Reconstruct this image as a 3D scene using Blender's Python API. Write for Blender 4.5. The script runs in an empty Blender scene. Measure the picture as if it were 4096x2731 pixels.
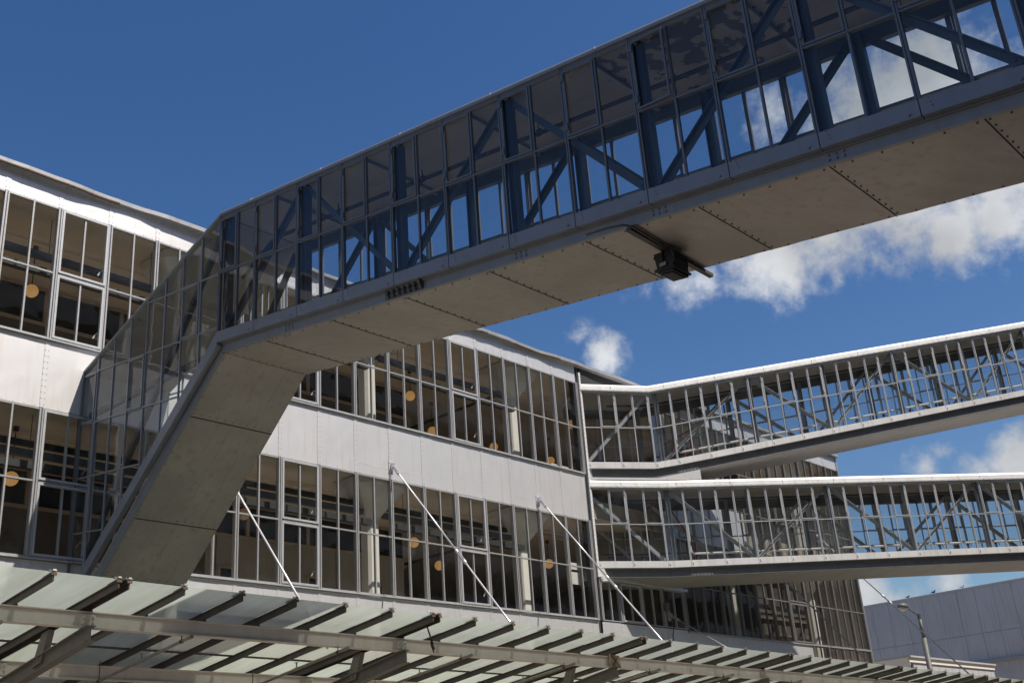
import bpy, math, random
from mathutils import Vector as V
random.seed(7)
scene = bpy.context.scene
COL = scene.collection
R = random.uniform

# ------------------------------------------------------------------ materials
def mat(name, base, rough=.5, metal=0., noise=0., nscale=6., bump=0., bscale=30., streak=0., spec=.5, rust=0.):
    m = bpy.data.materials.new(name); m.use_nodes = True
    nt = m.node_tree; N = nt.nodes; L = nt.links
    p = N['Principled BSDF']
    p.inputs['Base Color'].default_value = (*base, 1)
    p.inputs['Roughness'].default_value = rough
    p.inputs['Metallic'].default_value = metal
    p.inputs['Specular IOR Level'].default_value = spec
    tc = N.new('ShaderNodeTexCoord')
    col = None
    def mixc(prev, fac, b, mode='MIX'):
        x = N.new('ShaderNodeMix'); x.data_type = 'RGBA'; x.blend_type = mode
        L.new(fac, x.inputs[0])
        if prev is None: x.inputs[6].default_value = (*base, 1)
        else: L.new(prev, x.inputs[6])
        x.inputs[7].default_value = (*b, 1)
        return x.outputs[2]
    def noisef(scale, lo, hi, det=4, sc=None):
        n = N.new('ShaderNodeTexNoise'); n.inputs['Scale'].default_value = scale; n.inputs['Detail'].default_value = det
        if sc:
            mp = N.new('ShaderNodeMapping'); mp.inputs['Scale'].default_value = sc
            L.new(tc.outputs['Object'], mp.inputs[0]); L.new(mp.outputs[0], n.inputs['Vector'])
        else: L.new(tc.outputs['Object'], n.inputs['Vector'])
        r = N.new('ShaderNodeMapRange'); r.inputs[1].default_value = lo; r.inputs[2].default_value = hi
        L.new(n.outputs[0], r.inputs[0]); return r.outputs[0]
    if noise: col = mixc(col, noisef(nscale, .35, .7), tuple(c * (1 - noise) for c in base))
    if streak: col = mixc(col, noisef(5, .52, .75, 6, (1.6, 1.6, .12)), tuple(c * (1 - streak) * k for c, k in zip(base, (1, .96, .9))))
    if rust: col = mixc(col, noisef(3.2, .66, .72, 8), (.16, .075, .03))
    if col is not None: L.new(col, p.inputs['Base Color'])
    if bump:
        n = N.new('ShaderNodeTexNoise'); n.inputs['Scale'].default_value = bscale; n.inputs['Detail'].default_value = 3
        L.new(tc.outputs['Object'], n.inputs['Vector'])
        b = N.new('ShaderNodeBump'); b.inputs['Strength'].default_value = bump; b.inputs['Distance'].default_value = .02
        L.new(n.outputs[0], b.inputs['Height']); L.new(b.outputs[0], p.inputs['Normal'])
    return m

def thin_fresnel(nt, ior):      # a thin sheet reflects alike from both faces
    N = nt.nodes; L = nt.links; g = N.new('ShaderNodeNewGeometry'); fr = N.new('ShaderNodeFresnel')
    m = N.new('ShaderNodeMapRange'); m.inputs[3].default_value = ior; m.inputs[4].default_value = 1 / ior
    L.new(g.outputs['Backfacing'], m.inputs[0]); L.new(m.outputs[0], fr.inputs[0]); return fr

def glass(name, tint=(.86, .9, .9), ior=1.6, dirt=.03):
    m = bpy.data.materials.new(name); m.use_nodes = True
    nt = m.node_tree; N = nt.nodes; L = nt.links
    N.remove(N['Principled BSDF']); out = N['Material Output']
    tr = N.new('ShaderNodeBsdfTransparent'); tr.inputs[0].default_value = (*tint, 1)
    gl = N.new('ShaderNodeBsdfGlossy'); gl.inputs['Roughness'].default_value = .012; gl.inputs[0].default_value = (.95, .97, 1, 1)
    fr = thin_fresnel(nt, ior)
    bn = N.new('ShaderNodeTexNoise'); bn.inputs['Scale'].default_value = 1.1; bt = N.new('ShaderNodeTexCoord'); L.new(bt.outputs['Object'], bn.inputs['Vector'])
    bp = N.new('ShaderNodeBump'); bp.inputs['Strength'].default_value = .12; bp.inputs['Distance'].default_value = .05; L.new(bn.outputs[0], bp.inputs['Height']); L.new(bp.outputs[0], gl.inputs['Normal'])
    mx = N.new('ShaderNodeMixShader'); L.new(fr.outputs[0], mx.inputs[0]); L.new(tr.outputs[0], mx.inputs[1]); L.new(gl.outputs[0], mx.inputs[2])
    df = N.new('ShaderNodeBsdfDiffuse'); df.inputs[0].default_value = (.5, .49, .45, 1)
    tc = N.new('ShaderNodeTexCoord'); n = N.new('ShaderNodeTexNoise'); n.inputs['Scale'].default_value = 2.2; n.inputs['Detail'].default_value = 7
    L.new(tc.outputs['Object'], n.inputs['Vector'])
    r = N.new('ShaderNodeMapRange'); r.inputs[1].default_value = .35; r.inputs[2].default_value = .8; r.inputs[3].default_value = dirt * .3; r.inputs[4].default_value = dirt * 2
    L.new(n.outputs[0], r.inputs[0])
    m2 = N.new('ShaderNodeMixShader'); L.new(r.outputs[0], m2.inputs[0]); L.new(mx.outputs[0], m2.inputs[1]); L.new(df.outputs[0], m2.inputs[2])
    L.new(m2.outputs[0], out.inputs[0])
    return m

def translucent(name, base, stripes=0):
    m = bpy.data.materials.new(name); m.use_nodes = True
    nt = m.node_tree; N = nt.nodes; L = nt.links
    N.remove(N['Principled BSDF']); out = N['Material Output']
    t = N.new('ShaderNodeBsdfTranslucent'); d = N.new('ShaderNodeBsdfDiffuse')
    tc = N.new('ShaderNodeTexCoord'); mp = N.new('ShaderNodeMapping'); mp.inputs['Scale'].default_value = (3, .35, 1)
    n = N.new('ShaderNodeTexNoise'); n.inputs['Scale'].default_value = 2; n.inputs['Detail'].default_value = 6
    L.new(tc.outputs['Object'], mp.inputs[0]); L.new(mp.outputs[0], n.inputs['Vector'])
    r = N.new('ShaderNodeMapRange'); r.inputs[1].default_value = .3; r.inputs[2].default_value = .75; L.new(n.outputs[0], r.inputs[0])
    x = N.new('ShaderNodeMix'); x.data_type = 'RGBA'; L.new(r.outputs[0], x.inputs[0])
    x.inputs[6].default_value = (*base, 1); x.inputs[7].default_value = (base[0] * .84, base[1] * .82, base[2] * .76, 1)
    L.new(x.outputs[2], t.inputs[0]); L.new(x.outputs[2], d.inputs[0])
    g = N.new('ShaderNodeBsdfGlossy'); g.inputs['Roughness'].default_value = .25
    rf = N.new('ShaderNodeBsdfRefraction'); rf.inputs['Roughness'].default_value = .42; rf.inputs['IOR'].default_value = 1.01; L.new(x.outputs[2], rf.inputs[0])
    m0 = N.new('ShaderNodeMixShader'); m0.inputs[0].default_value = .42; L.new(t.outputs[0], m0.inputs[1]); L.new(rf.outputs[0], m0.inputs[2])
    tp = N.new('ShaderNodeBsdfTransparent'); tp.inputs[0].default_value = (.82, .9, .82, 1)
    m9 = N.new('ShaderNodeMixShader'); m9.inputs[0].default_value = .15; L.new(m0.outputs[0], m9.inputs[1]); L.new(tp.outputs[0], m9.inputs[2]); m0 = m9
    m1 = N.new('ShaderNodeMixShader'); m1.inputs[0].default_value = .16; L.new(m0.outputs[0], m1.inputs[1]); L.new(d.outputs[0], m1.inputs[2])
    f = thin_fresnel(nt, 1.3)
    m2 = N.new('ShaderNodeMixShader'); L.new(f.outputs[0], m2.inputs[0]); L.new(m1.outputs[0], m2.inputs[1]); L.new(g.outputs[0], m2.inputs[2])
    L.new(m2.outputs[0], out.inputs[0])
    return m

M = dict(
 alu=mat('aluminium paint', (.83, .812, .795), .46, .62, .07, 1.2, .07, 1.6, .10),
 alu_frame=mat('frame paint', (.52, .515, .51), .38, .45, .1, 9, .15, 40, .15),
 white=mat('white sheet', (.82, .80, .77), .5, .15, .14, 1.6, .12, 3, .22),
 bridge_paint=mat('grey bridge paint', (.25, .265, .30), .45, .15, .1, 3, .1, 12, .12),
 bridge_frame=mat('blue grey frame', (.17, .18, .20), .42, .2, .12, 8, .12, 30, .12),
 steel_dark=mat('blue grey steel', (.075, .086, .103), .45, .15, .15, 5, .1, 20),
 brace_sunlit=mat('sunlit brace steel', (.50, .50, .49), .45, .2, .12, 5, .1, 20, .1), frame_light=mat('light frame paint', (.63, .635, .64), .38, .4, .1, 6, .1, 30, .15),  # brace steel lightened for the sun that falls on it
 steel_mid=mat('grey green steel', (.33, .35, .35), .5, .1, .2, 5, .1, 20),
 soffit=mat('soffit paint', (.42, .39, .36), .45, .25, .22, .8, .10, 1.1, .22, rust=0),
 soffit2=mat('soffit paint grey', (.40, .375, .345), .55, .05, .12, .9, .08, 2, .12),
 ceiling=mat('painted ceiling', (.40, .36, .325), .8, 0, .12, 1.3), tower_frame_shaded=mat('frame paint with shade', (.24, .235, .225), .5, .25, .15, 6, .15, 30, .2), bolts=mat('bolted steel', (.12, .115, .11), .5, .2, .15, 8), frame_end=mat('bridge end frame', (.30, .31, .33), .42, .2, .12, 8, .12, 30, .12), ceil_bridge=mat('bridge ceiling', (.40, .355, .30), .85, 0, .1, 1), coping=mat('roof flashing', (.40, .40, .41), .5, .3, .15, 3, .1, 10, .2), heater=mat('heater fins', (.04, .042, .047), .5), beam_under=mat('beam under bridge', (.21, .205, .20), .5, .1, .15, 4, .08, 15, .15),  # tower frames carry the bridge's shade in a darker frame colour
 ceil_room=mat('room ceiling', (.74, .64, .52), .85, 0, .08, .8),
 rust=mat('rusty edge', (.16, .105, .065), .8, 0, .4, 12),
 rivet=mat('rivet brown', (.13, .105, .085), .6),
 seam=mat('seam dark', (.05, .045, .04), .8),
 dark=mat('dark opening and shade', (.03, .03, .032), .7),
 plaster=mat('white plaster', (.74, .72, .67), .8, 0, .06, 2, .05, 10),
 floor=mat('room floor', (.46, .385, .30), .6, 0, .2, 3),
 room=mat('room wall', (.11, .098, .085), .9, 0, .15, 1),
 panelling=mat('partition board', (.36, .34, .31), .8, 0, .1, 2, streak=.12),
 timber=mat('partition frame', (.40, .32, .25), .6, 0, .1, 5),
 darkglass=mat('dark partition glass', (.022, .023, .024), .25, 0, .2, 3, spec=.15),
 trunk=mat('blue grey trunking', (.12, .13, .15), .45, .1, .1, 4),
 black=mat('black paint', (.01, .01, .011), .5),
 blackrail=mat('dark rail', (.025, .025, .03), .6),
 purlin=mat('purlin paint', (.68, .63, .57), .6, .0, .12, 3, .12, 14, .12, rust=0),
 rafter=mat('rafter steel', (.095, .082, .07), .6, .1, .2, 6, .1, 20),
 beam=mat('beam brown grey', (.20, .185, .165), .6, .05, .2, 5, .1, 20),
 opp_wall=mat('pale factory wall', (.72, .70, .66), .8),
 galv=mat('galvanised pipe', (.36, .33, .29), .5, .35, .25, 9, .15, 25),
 clamp=mat('clamp metal', (.55, .54, .5), .35, .8),
 rod=mat('white rod', (.74, .72, .74), .3, .3),
 cladding=mat('grey cladding', (.55, .545, .55), .6, .05, .12, .5, .08, 2, .20),
 seamgrey=mat('cladding seam', (.36, .36, .37), .8),
 cream=mat('cream render', (.80, .76, .68), .85, 0, .06, 3),
 block=mat('grey block', (.46, .46, .46), .8, 0, .1, 4),
 brick=mat('brown brick', (.21, .115, .075), .85, 0, .35, 14, .2, 40),
 lamp_metal=mat('weathered lamp metal', (.15, .15, .135), .6, .2, .3, 9),
 lamp_glass=mat('lamp bowl', (.55, .52, .46), .3, 0, .25, 14),
 red=mat('red paint', (.34, .03, .025), .45),
 wood=mat('pale board', (.46, .36, .22), .75, 0, .25, 9),
 gull_white=mat('pale feathers', (.6, .6, .6), .8), gull_dark=mat('dark feathers', (.04, .04, .045), .8),
 tarmac=mat('tarmac', (.075, .066, .058), .9, 0, .25, .8, .3, 40),  # dark tone of the added strip, low to weaken bounced light
 asphalt=mat('paving', (.31, .268, .22), .9, 0, .25, .6, .3, 30),
 bridge_glass=glass('bridge glass', (.875, .90, .91), 1.55, .022), win_glass=glass('window glass', (.92, .925, .90), 1.48, .008),
 roof_glass=translucent('wired roof glass', (.70, .765, .69)), corrugated=translucent('corrugated sheet', (.68, .73, .66)),
)
gm = bpy.data.materials.new('lit globe'); gm.use_nodes = True
p = gm.node_tree.nodes['Principled BSDF']; p.inputs['Base Color'].default_value = (.62, .40, .18, 1); p.inputs['Roughness'].default_value = .35
p.inputs['Emission Color'].default_value = (1, .52, .17, 1); p.inputs['Emission Strength'].default_value = .26
M['globe'] = gm
gm = gm.copy(); gm.name = 'unlit globe'; p = gm.node_tree.nodes['Principled BSDF']; p.inputs['Emission Strength'].default_value = .02; p.inputs['Base Color'].default_value = (.6, .52, .4, 1); M['globe_off'] = gm

# ceiling of the big bridge with peeling paint: dark flakes of its own shape
def peel(m, lo, hi, centre, rad):
    nt = m.node_tree; N = nt.nodes; L = nt.links; p = N['Principled BSDF']
    tc = N.new('ShaderNodeTexCoord'); n = N.new('ShaderNodeTexNoise'); n.inputs['Scale'].default_value = 4.5; n.inputs['Detail'].default_value = 8
    L.new(tc.outputs['Object'], n.inputs['Vector'])
    dist = N.new('ShaderNodeVectorMath'); dist.operation = 'DISTANCE'; dist.inputs[1].default_value = centre; L.new(tc.outputs['Object'], dist.inputs[0])
    mr = N.new('ShaderNodeMapRange'); mr.inputs[1].default_value = 0; mr.inputs[2].default_value = rad; mr.inputs[3].default_value = .16; mr.inputs[4].default_value = -.2
    L.new(dist.outputs['Value'], mr.inputs[0])
    ad = N.new('ShaderNodeMath'); L.new(n.outputs[0], ad.inputs[0]); L.new(mr.outputs[0], ad.inputs[1])
    st = N.new('ShaderNodeMapRange'); st.inputs[1].default_value = lo; st.inputs[2].default_value = hi; L.new(ad.outputs[0], st.inputs[0])
    x = N.new('ShaderNodeMix'); x.data_type = 'RGBA'; x.inputs[7].default_value = (.10, .10, .105, 1)
    src = p.inputs['Base Color'].links[0].from_socket
    L.new(st.outputs[0], x.inputs[0]); L.new(src, x.inputs[6]); L.new(x.outputs[2], p.inputs['Base Color'])
    return m

# ------------------------------------------------------------------ mesh builder
BASE = {}
class MB:
    def __init__(s): s.v = []; s.f = []
    def add(s, vs, fs):
        o = len(s.v); s.v += [tuple(v) for v in vs]; s.f += [tuple(i + o for i in f) for f in fs]; return s
    def hexa(s, a):      # 8 points: bottom 0-3, top 4-7
        return s.add(a, [(0, 3, 2, 1), (4, 5, 6, 7), (0, 1, 5, 4), (1, 2, 6, 5), (2, 3, 7, 6), (3, 0, 4, 7)])
    def box(s, x0, x1, y0, y1, z0, z1):
        return s.hexa([(x0, y0, z0), (x1, y0, z0), (x1, y1, z0), (x0, y1, z0), (x0, y0, z1), (x1, y0, z1), (x1, y1, z1), (x0, y1, z1)])
    def bar(s, p, q, w, h, up=(0, 0, 1)):
        p = V(p); q = V(q); d = (q - p).normalized(); sd = d.cross(V(up))
        if sd.length < 1e-4: sd = d.cross(V((1, 0, 0)))
        sd.normalize(); u = sd.cross(d); a = sd * w / 2; b = u * h / 2
        return s.hexa([p - a - b, p + a - b, p + a + b, p - a + b, q - a - b, q + a - b, q + a + b, q - a + b])
    def angle(s, p, q, w, t, up=(0, 0, 1)):   # an L section
        p = V(p); q = V(q); d = (q - p).normalized(); sd = d.cross(V(up)).normalized(); u = sd.cross(d)
        s.bar(p, q, w, t, up); s.bar(p + sd * (w / 2 - t / 2) + u * (w / 2 + t / 2), q + sd * (w / 2 - t / 2) + u * (w / 2 + t / 2), t, w, up); return s
    def tube(s, pts, r, n=8, r2=None):
        pts = [V(p) for p in pts]; rings = []
        for i, p in enumerate(pts):
            d = (pts[min(i + 1, len(pts) - 1)] - pts[max(i - 1, 0)]).normalized()
            a = d.cross(V((0, 0, 1)));  a = a if a.length > 1e-3 else d.cross(V((1, 0, 0))); a.normalize(); b = a.cross(d)
            rr = r if r2 is None else r + (r2 - r) * i / (len(pts) - 1)
            rings.append([p + a * rr * math.cos(2 * math.pi * k / n) + b * rr * math.sin(2 * math.pi * k / n) for k in range(n)])
        vs = [v for g in rings for v in g]; fs = []
        for i in range(len(rings) - 1):
            for k in range(n): fs.append((i * n + k, i * n + (k + 1) % n, (i + 1) * n + (k + 1) % n, (i + 1) * n + k))
        fs.append(tuple(range(n))[::-1]); fs.append(tuple(range((len(rings) - 1) * n, len(rings) * n)))
        return s.add(vs, fs)
    def sphere(s, c, r, n=20, m=12, sc=(1, 1, 1)):
        vs = [V((c[0], c[1], c[2] - r * sc[2]))]; fs = []
        for j in range(1, m):
            t = -math.pi / 2 + math.pi * j / m
            for k in range(n):
                a = 2 * math.pi * k / n
                vs.append(V((c[0] + r * sc[0] * math.cos(t) * math.cos(a), c[1] + r * sc[1] * math.cos(t) * math.sin(a), c[2] + r * sc[2] * math.sin(t))))
        vs.append(V((c[0], c[1], c[2] + r * sc[2])))
        for k in range(n): fs.append((0, 1 + (k + 1) % n, 1 + k))
        for j in range(m - 2):
            for k in range(n): fs.append((1 + j * n + k, 1 + j * n + (k + 1) % n, 1 + (j + 1) * n + (k + 1) % n, 1 + (j + 1) * n + k))
        o = 1 + (m - 2) * n
        for k in range(n): fs.append((o + k, o + (k + 1) % n, len(vs) - 1))
        return s.add(vs, fs)
    def rivet(s, p, nrm, r=.012, h=.008):
        p = V(p); nrm = V(nrm).normalized(); a = nrm.orthogonal().normalized(); b = nrm.cross(a)
        ring = [p + (a * math.cos(k * math.pi / 3) + b * math.sin(k * math.pi / 3)) * r for k in range(6)]
        top = [p + nrm * h + (v - p) * .55 for v in ring]
        return s.add(ring + top, [(k, (k + 1) % 6, 6 + (k + 1) % 6, 6 + k) for k in range(6)] + [tuple(range(6, 12))])
    def quad(s, a, b, c, d): return s.add([a, b, c, d], [(0, 1, 2, 3)])
    def build(s, name, m, parent=None, smooth=False, label=None):
        off = BASE.get(parent.name, V((0, 0, 0))) if parent else V((0, 0, 0))
        me = bpy.data.meshes.new(name)
        me.from_pydata([tuple(V(v) - off) for v in s.v], [], s.f); me.update()
        me.materials.append(M[m] if isinstance(m, str) else m)
        if smooth:
            for pl in me.polygons: pl.use_smooth = True
        o = bpy.data.objects.new(name, me); COL.objects.link(o)
        if parent: o.parent = parent
        BASE[o.name] = off
        if label: o['label'] = label
        return o

def two(o, nf, m):          # the faces from nf on take a second material
    o.data.materials.append(M[m])
    for pl in o.data.polygons[nf:]: pl.material_index = 1
    return o

def thing(name, label, cat, loc=(0, 0, 0), group=None):
    o = bpy.data.objects.new(name, None); COL.objects.link(o); o.location = loc; o.empty_display_size = .2
    BASE[o.name] = V(loc); o['label'] = label; o['category'] = cat
    if group: o['group'] = group
    return o
def tag(o, label, cat, group=None):
    o['label'] = label; o['category'] = cat
    if group: o['group'] = group
    return o

# ------------------------------------------------------------------ frame of the place (camera at the origin, 1.7 m above the paving)
GZ = -1.7
D = 20.47                       # street facade plane
BAY = 1.14; JX = lambda n: 16.267 + BAY * n
ROOF, HEADU, TRU, SILLU, HEADL, TRL, SILLL = 12.97, 12.344, 10.818, 9.359, 7.886, 6.415, 4.955

def ground():
    b = MB(); s = 900
    b.quad((-s, -s, GZ), (s, -s, GZ), (s, s, GZ), (-s, s, GZ))
    o = b.build('ground', 'asphalt'); o['kind'] = 'structure'
    b = MB().quad((-300, -21.9, GZ + .004), (300, -21.9, GZ + .004), (300, 7.5, GZ + .004), (-300, 7.5, GZ + .004))
    o = b.build('added_road', 'tarmac'); o['kind'] = 'structure'  # unseen dark strip added to cut light bounced onto the bridge soffit
ground()

# ------------------------------------------------------------------ the long glazed factory
fac = thing('factory_building', 'long silver factory with two bands of steel windows and riveted metal panels, left and centre', 'building', (16.3, D, GZ))

def facade_window(x0, x1, z0, z1, zts, sash=False, mid=True, last=False, y=D, fm='alu_frame'):
    f = MB()
    def mull(x):
        f.box(x - .045, x - .014, y - .05, y + .06, z0, z1); f.box(x + .014, x + .045, y - .05, y + .06, z0, z1); f.box(x - .014, x + .014, y - .02, y + .05, z0, z1)
    mull(x0)
    if last: mull(x1)
    xm = (x0 + x1) / 2
    if mid: f.box(xm - .017, xm + .017, y - .035, y + .03, z0, z1)
    f.box(x0 + .045, x1 - .045, y - .028, y + .03, z1 - .035, z1 - .001)
    f.box(x0 + .045, x1 - .045, y - .03, y + .03, z0 + .001, z0 + .03)
    for zt in zts:
        f.box(x0 + .045, x1 - .045, y - .041, y + .025, zt - .016, zt + .016)
    w = f.build('window', fm, fac)
    g = MB(); xs = [x0 + .04, xm, x1 - .04]; zs = [z0 + .01] + list(zts) + [z1 - .01]
    for i in range(2):
        for j in range(len(zs) - 1):
            e = [R(-.0016, .0016) for _ in range(4)]; yy = y + .008
            g.quad((xs[i], yy + e[0], zs[j]), (xs[i + 1], yy + e[1], zs[j]), (xs[i + 1], yy + e[2], zs[j + 1]), (xs[i], yy + e[3], zs[j + 1]))
    g.build('pane', 'win_glass', w)
    if sash:
        for a, b in zip([z0] + list(zts), list(zts) + [z1]):
            s = MB(); xa, xb, za, zb = x0 + .05, x1 - .05, a + .03, b - .03; t = .045
            s.box(xa, xa + t, y - .065, y - .002, za, zb); s.box(xb - t, xb, y - .065, y - .002, za, zb)
            s.box(xa + t, xb - t, y - .063, y - .002, za, za + t); s.box(xa + t, xb - t, y - .063, y - .002, zb - t, zb)
            s.box(xb - t - .012, xb - t, y + .0, y + .07, za + .35, za + .39); s.bar((xb - t - .01, y + .06, za + .37), (xb - t - .07, y + .07, za + .26), .018, .03)
            s.build('sash', 'frame_light' if fm == 'alu_frame' else fm, w)

def panel(name, x0, x1, z0, z1, rivets=True, y=D, m='alu', lower_row=False):
    b = MB(); nx, nz = 5, 5; j = lambda: R(-.0012, .0012)
    vs = []
    for k in range(nz + 1):
        for i in range(nx + 1):
            e = 0 if i in (0, nx) or k in (0, nz) else j()
            vs.append((x0 + (x1 - x0) * i / nx, y - .012 + e, z0 + (z1 - z0) * k / nz))
    fs = [(k * (nx + 1) + i, k * (nx + 1) + i + 1, (k + 1) * (nx + 1) + i + 1, (k + 1) * (nx + 1) + i) for k in range(nz) for i in range(nx)]
    b.add(vs, fs)
    b.quad((x0, y + .05, z0), (x0, y + .05, z1), (x1, y + .05, z1), (x1, y + .05, z0))
    b.quad((x0, y - .012, z0), (x0, y + .05, z0), (x1, y + .05, z0), (x1, y - .012, z0)); b.quad((x0, y - .012, z1), (x1, y - .012, z1), (x1, y + .05, z1), (x0, y + .05, z1))
    b.box(x0 - .05, x0 + .05, y - .0195, y - .0125, z0 + .01, z1 - .01)
    if rivets:
        n = max(2, int((z1 - z0) / .125))
        for k in range(n):
            zz = z0 + .07 + (z1 - z0 - .14) * k / (n - 1)
            for xx in (x0 - .035, x0 + .035): b.rivet((xx, y - .0195, zz), (0, -1, 0), .013, .011)
        for i in range(5): b.rivet((x0 + (i + .6) * (x1 - x0) / 5.2, y - .0125, z0 + .03), (0, -1, 0), .011, .01)
    if lower_row:
        for i in range(8): b.rivet((x0 + .12 + i * .13, y - .0135, z0 + .26), (0, -1, 0), .013, .014)
    return b.build(name, m, fac)

N0, N1 = -12, 9
for n in range(N0, N1):
    x0, x1 = JX(n), JX(n + 1); last = n == N1 - 1
    facade_window(x0, x1, SILLU, HEADU, [TRU], n % 5 == 4, True, last)
    facade_window(x0, x1, SILLL, HEADL, [TRL], n % 5 == 4, True, last)
    panel('fascia_panel', x0, x1, HEADU + .012, ROOF - .05)
    panel('spandrel_panel', x0, x1, HEADL + .012, SILLU - .045, True, D, 'alu', n % 5 in (1, 2))
    panel('base_panel', x0, x1, 4.2, SILLL - .05, True)
for z in (SILLU, SILLL):
    b = MB(); x = JX(N0)
    while x < JX(N1) - .01:
        dx = .38; e0, e1 = R(-.004, .004), R(-.004, .004)
        b.hexa([(x, D - .075 + e0, z - .034), (x + dx, D - .075 + e1, z - .034), (x + dx, D + .06, z - .03), (x, D + .06, z - .03), (x, D - .075 + e0, z - .008 + e1), (x + dx, D - .075 + e1, z - .008 + e0), (x + dx, D + .06, z - .001), (x, D + .06, z - .001)]); x += dx
    b.build('sill', 'frame_light', fac)
# roof edge: an uneven projecting flashing that throws the wavy shadow
b = MB(); xs = [JX(N0) + .3 * i for i in range(int((34.0 - JX(N0)) / .3) + 1)]; edge = []
ph = [R(0, 6) for _ in range(4)]
for x in xs: edge.append((.175 + .03 * math.sin(x * .9 + ph[0]) + .022 * math.sin(x * 2.3 + ph[1]) + .01 * math.sin(x * 6 + ph[2]), ROOF - .085 + .01 * math.sin(x * 1.7 + ph[3])))
for i in range(len(xs) - 1):
    (a, za), (c, zc) = edge[i], edge[i + 1]; X0, X1 = xs[i], xs[i + 1]
    b.hexa([(X0, D - a, za), (X1, D - c, zc), (X1, D + .3, zc), (X0, D + .3, za), (X0, D - a, za + .10), (X1, D - c, zc + .10), (X1, D + .3, zc + .12), (X0, D + .3, za + .12)])
cop = b.build('coping', 'coping', fac)
b = MB()
for i in range(len(xs) - 1):
    (a, za), (c, zc) = edge[i], edge[i + 1]
    if math.sin(xs[i] * .8 + 1) + .6 * math.sin(xs[i] * 2.1) > .2: b.hexa([(xs[i], D - a - .006, za - .012), (xs[i + 1], D - c - .006, zc - .012), (xs[i + 1], D - c + .05, zc - .012), (xs[i], D - a + .05, za - .012), (xs[i], D - a - .006, za + .016), (xs[i + 1], D - c - .006, zc + .016), (xs[i + 1], D - c + .05, zc + .016), (xs[i], D - a + .05, za + .016)])
    elif b.v: b.build('rust_strip', 'rust', cop); b = MB()
if b.v: b.build('rust_strip', 'rust', cop)
# dark joint and edge post where the long front ends at the skewed bridges
MB().box(26.575, 26.66, D + .02, D + .3, 4.2, 12.9).build('expansion_joint', 'dark', fac)
e = MB().box(26.665, 26.75, D - .06, D + .1, 6.2, 12.72)
for k in range(44): e.rivet((26.69, D - .06, 6.3 + k * .146), (0, -1, 0), .016, .014)
e.build('edge_post', 'white', fac)
MB().box(26.76, 33.9, D - .03, D + .04, 12.34, 12.88).build('fascia_shade', 'dark', fac)  # dark sheet standing for shade on the fascia
MB().box(26.8, 31.3, D - .02, D + .05, 12.16, 12.32).build('lintel', 'alu', fac)
# low windows under the bridges
for x0, x1, sh in ((26.75, 27.68, 0), (27.68, 28.83, 1), (28.83, 29.95, 0), (29.95, 31.15, 0)):
    facade_window(x0, x1, 4.93, 6.12, [], bool(sh), True, x1 > 31)
    panel('base_panel', x0, x1, 4.2, 4.9)
MB().box(26.75, 31.3, D - .1, D + .06, 6.13, 6.22).build('lintel', 'alu', fac)
MB().box(26.75, 31.2, D - .02, D + .06, 6.225, 6.5).build('wall', 'alu', fac)
MB().box(26.75, 31.2, D - .02, D + .06, 9.02, 9.62).build('wall', 'alu', fac)
MB().box(30.45, 31.2, D - .02, D + .06, 6.5, 9.02).build('wall', 'alu', fac)
MB().box(30.45, 31.2, D - .02, D + .06, 9.62, 12.16).build('wall', 'alu', fac)

# end block with full-height glazing
xt = [31.2 + 1.14 * k for k in range(6)] + [38.04, 39.38, 40.55, 41.73, 42.95, 44.06]
for i in range(len(xt) - 1):
    x0, x1 = xt[i], xt[i + 1]
    if x1 < 36: 
        facade_window(x0, x1, 4.88, HEADL, [6.34], False, True, False, D, 'tower_frame_shaded'); facade_window(x0, x1, SILLU, HEADU, [TRU], False, True, False, D, 'tower_frame_shaded')
        panel('spandrel_panel', x0, x1, HEADL + .01, SILLU - .01)
    else: facade_window(x0, x1, 4.88, HEADU, [6.34, 7.9, 9.36, 10.82], i == 6, True, i == len(xt) - 2, D, 'tower_frame_shaded')
    panel('fascia_panel', x0, x1, HEADU + .012, 12.92)
    if x0 < 38.5: panel('base_panel', x0, x1, 4.2, 4.83, False)
    else: facade_window(x0, x1, 2.6, 4.83, [], False, True, i == len(xt) - 2, D, 'tower_frame_shaded')
MB().box(31.2, 44.12, D - .06, D + .05, 4.835, 4.875).build('sill', 'alu_frame', fac)
MB().box(31.2, 44.2, D - .16, D + .3, 12.93, 13.03).build('coping', 'steel_mid', fac)
MB().box(44.07, 44.16, D - .05, D + .25, 2.6, 12.9).build('corner_post', 'alu_frame', fac)
# side wall of the end block
for k in range(9):
    MB().box(44.08, 44.14, D + .26 + k * 1.14, D + .26 + (k + 1) * 1.14 - .02, -1.7, 12.9).build('side_panel', 'alu', fac)

# inside: floors, ceilings, columns, partitions
XA, XB = 2.4, 44.05
for z0, z1, name in ((12.46, 12.86, 'roof_slab'), (8.02, 8.6, 'floor_slab'), (3.3, 3.75, 'floor_slab')):
    MB().box(XA, XB, D + .07, D + 14, z0 + .03, z1).build(name, 'floor' if name == 'floor_slab' else 'plaster', fac)
    if name == 'floor_slab': MB().box(XA, XB, D + .07, D + 14, z0, z0 + .025).build('room_ceiling', 'ceil_room', fac)
    else:  MB().box(XA, XB, D + .07, D + 14, z0, z0 + .025).build('room_ceiling', 'ceil_room', fac)
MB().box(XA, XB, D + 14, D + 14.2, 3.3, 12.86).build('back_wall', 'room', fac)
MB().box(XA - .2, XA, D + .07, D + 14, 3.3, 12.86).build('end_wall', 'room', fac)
MB().box(35.75, 35.95, D + .1, D + 13.9, 3.76, 12.4).build('end_wall', 'room', fac)
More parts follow.
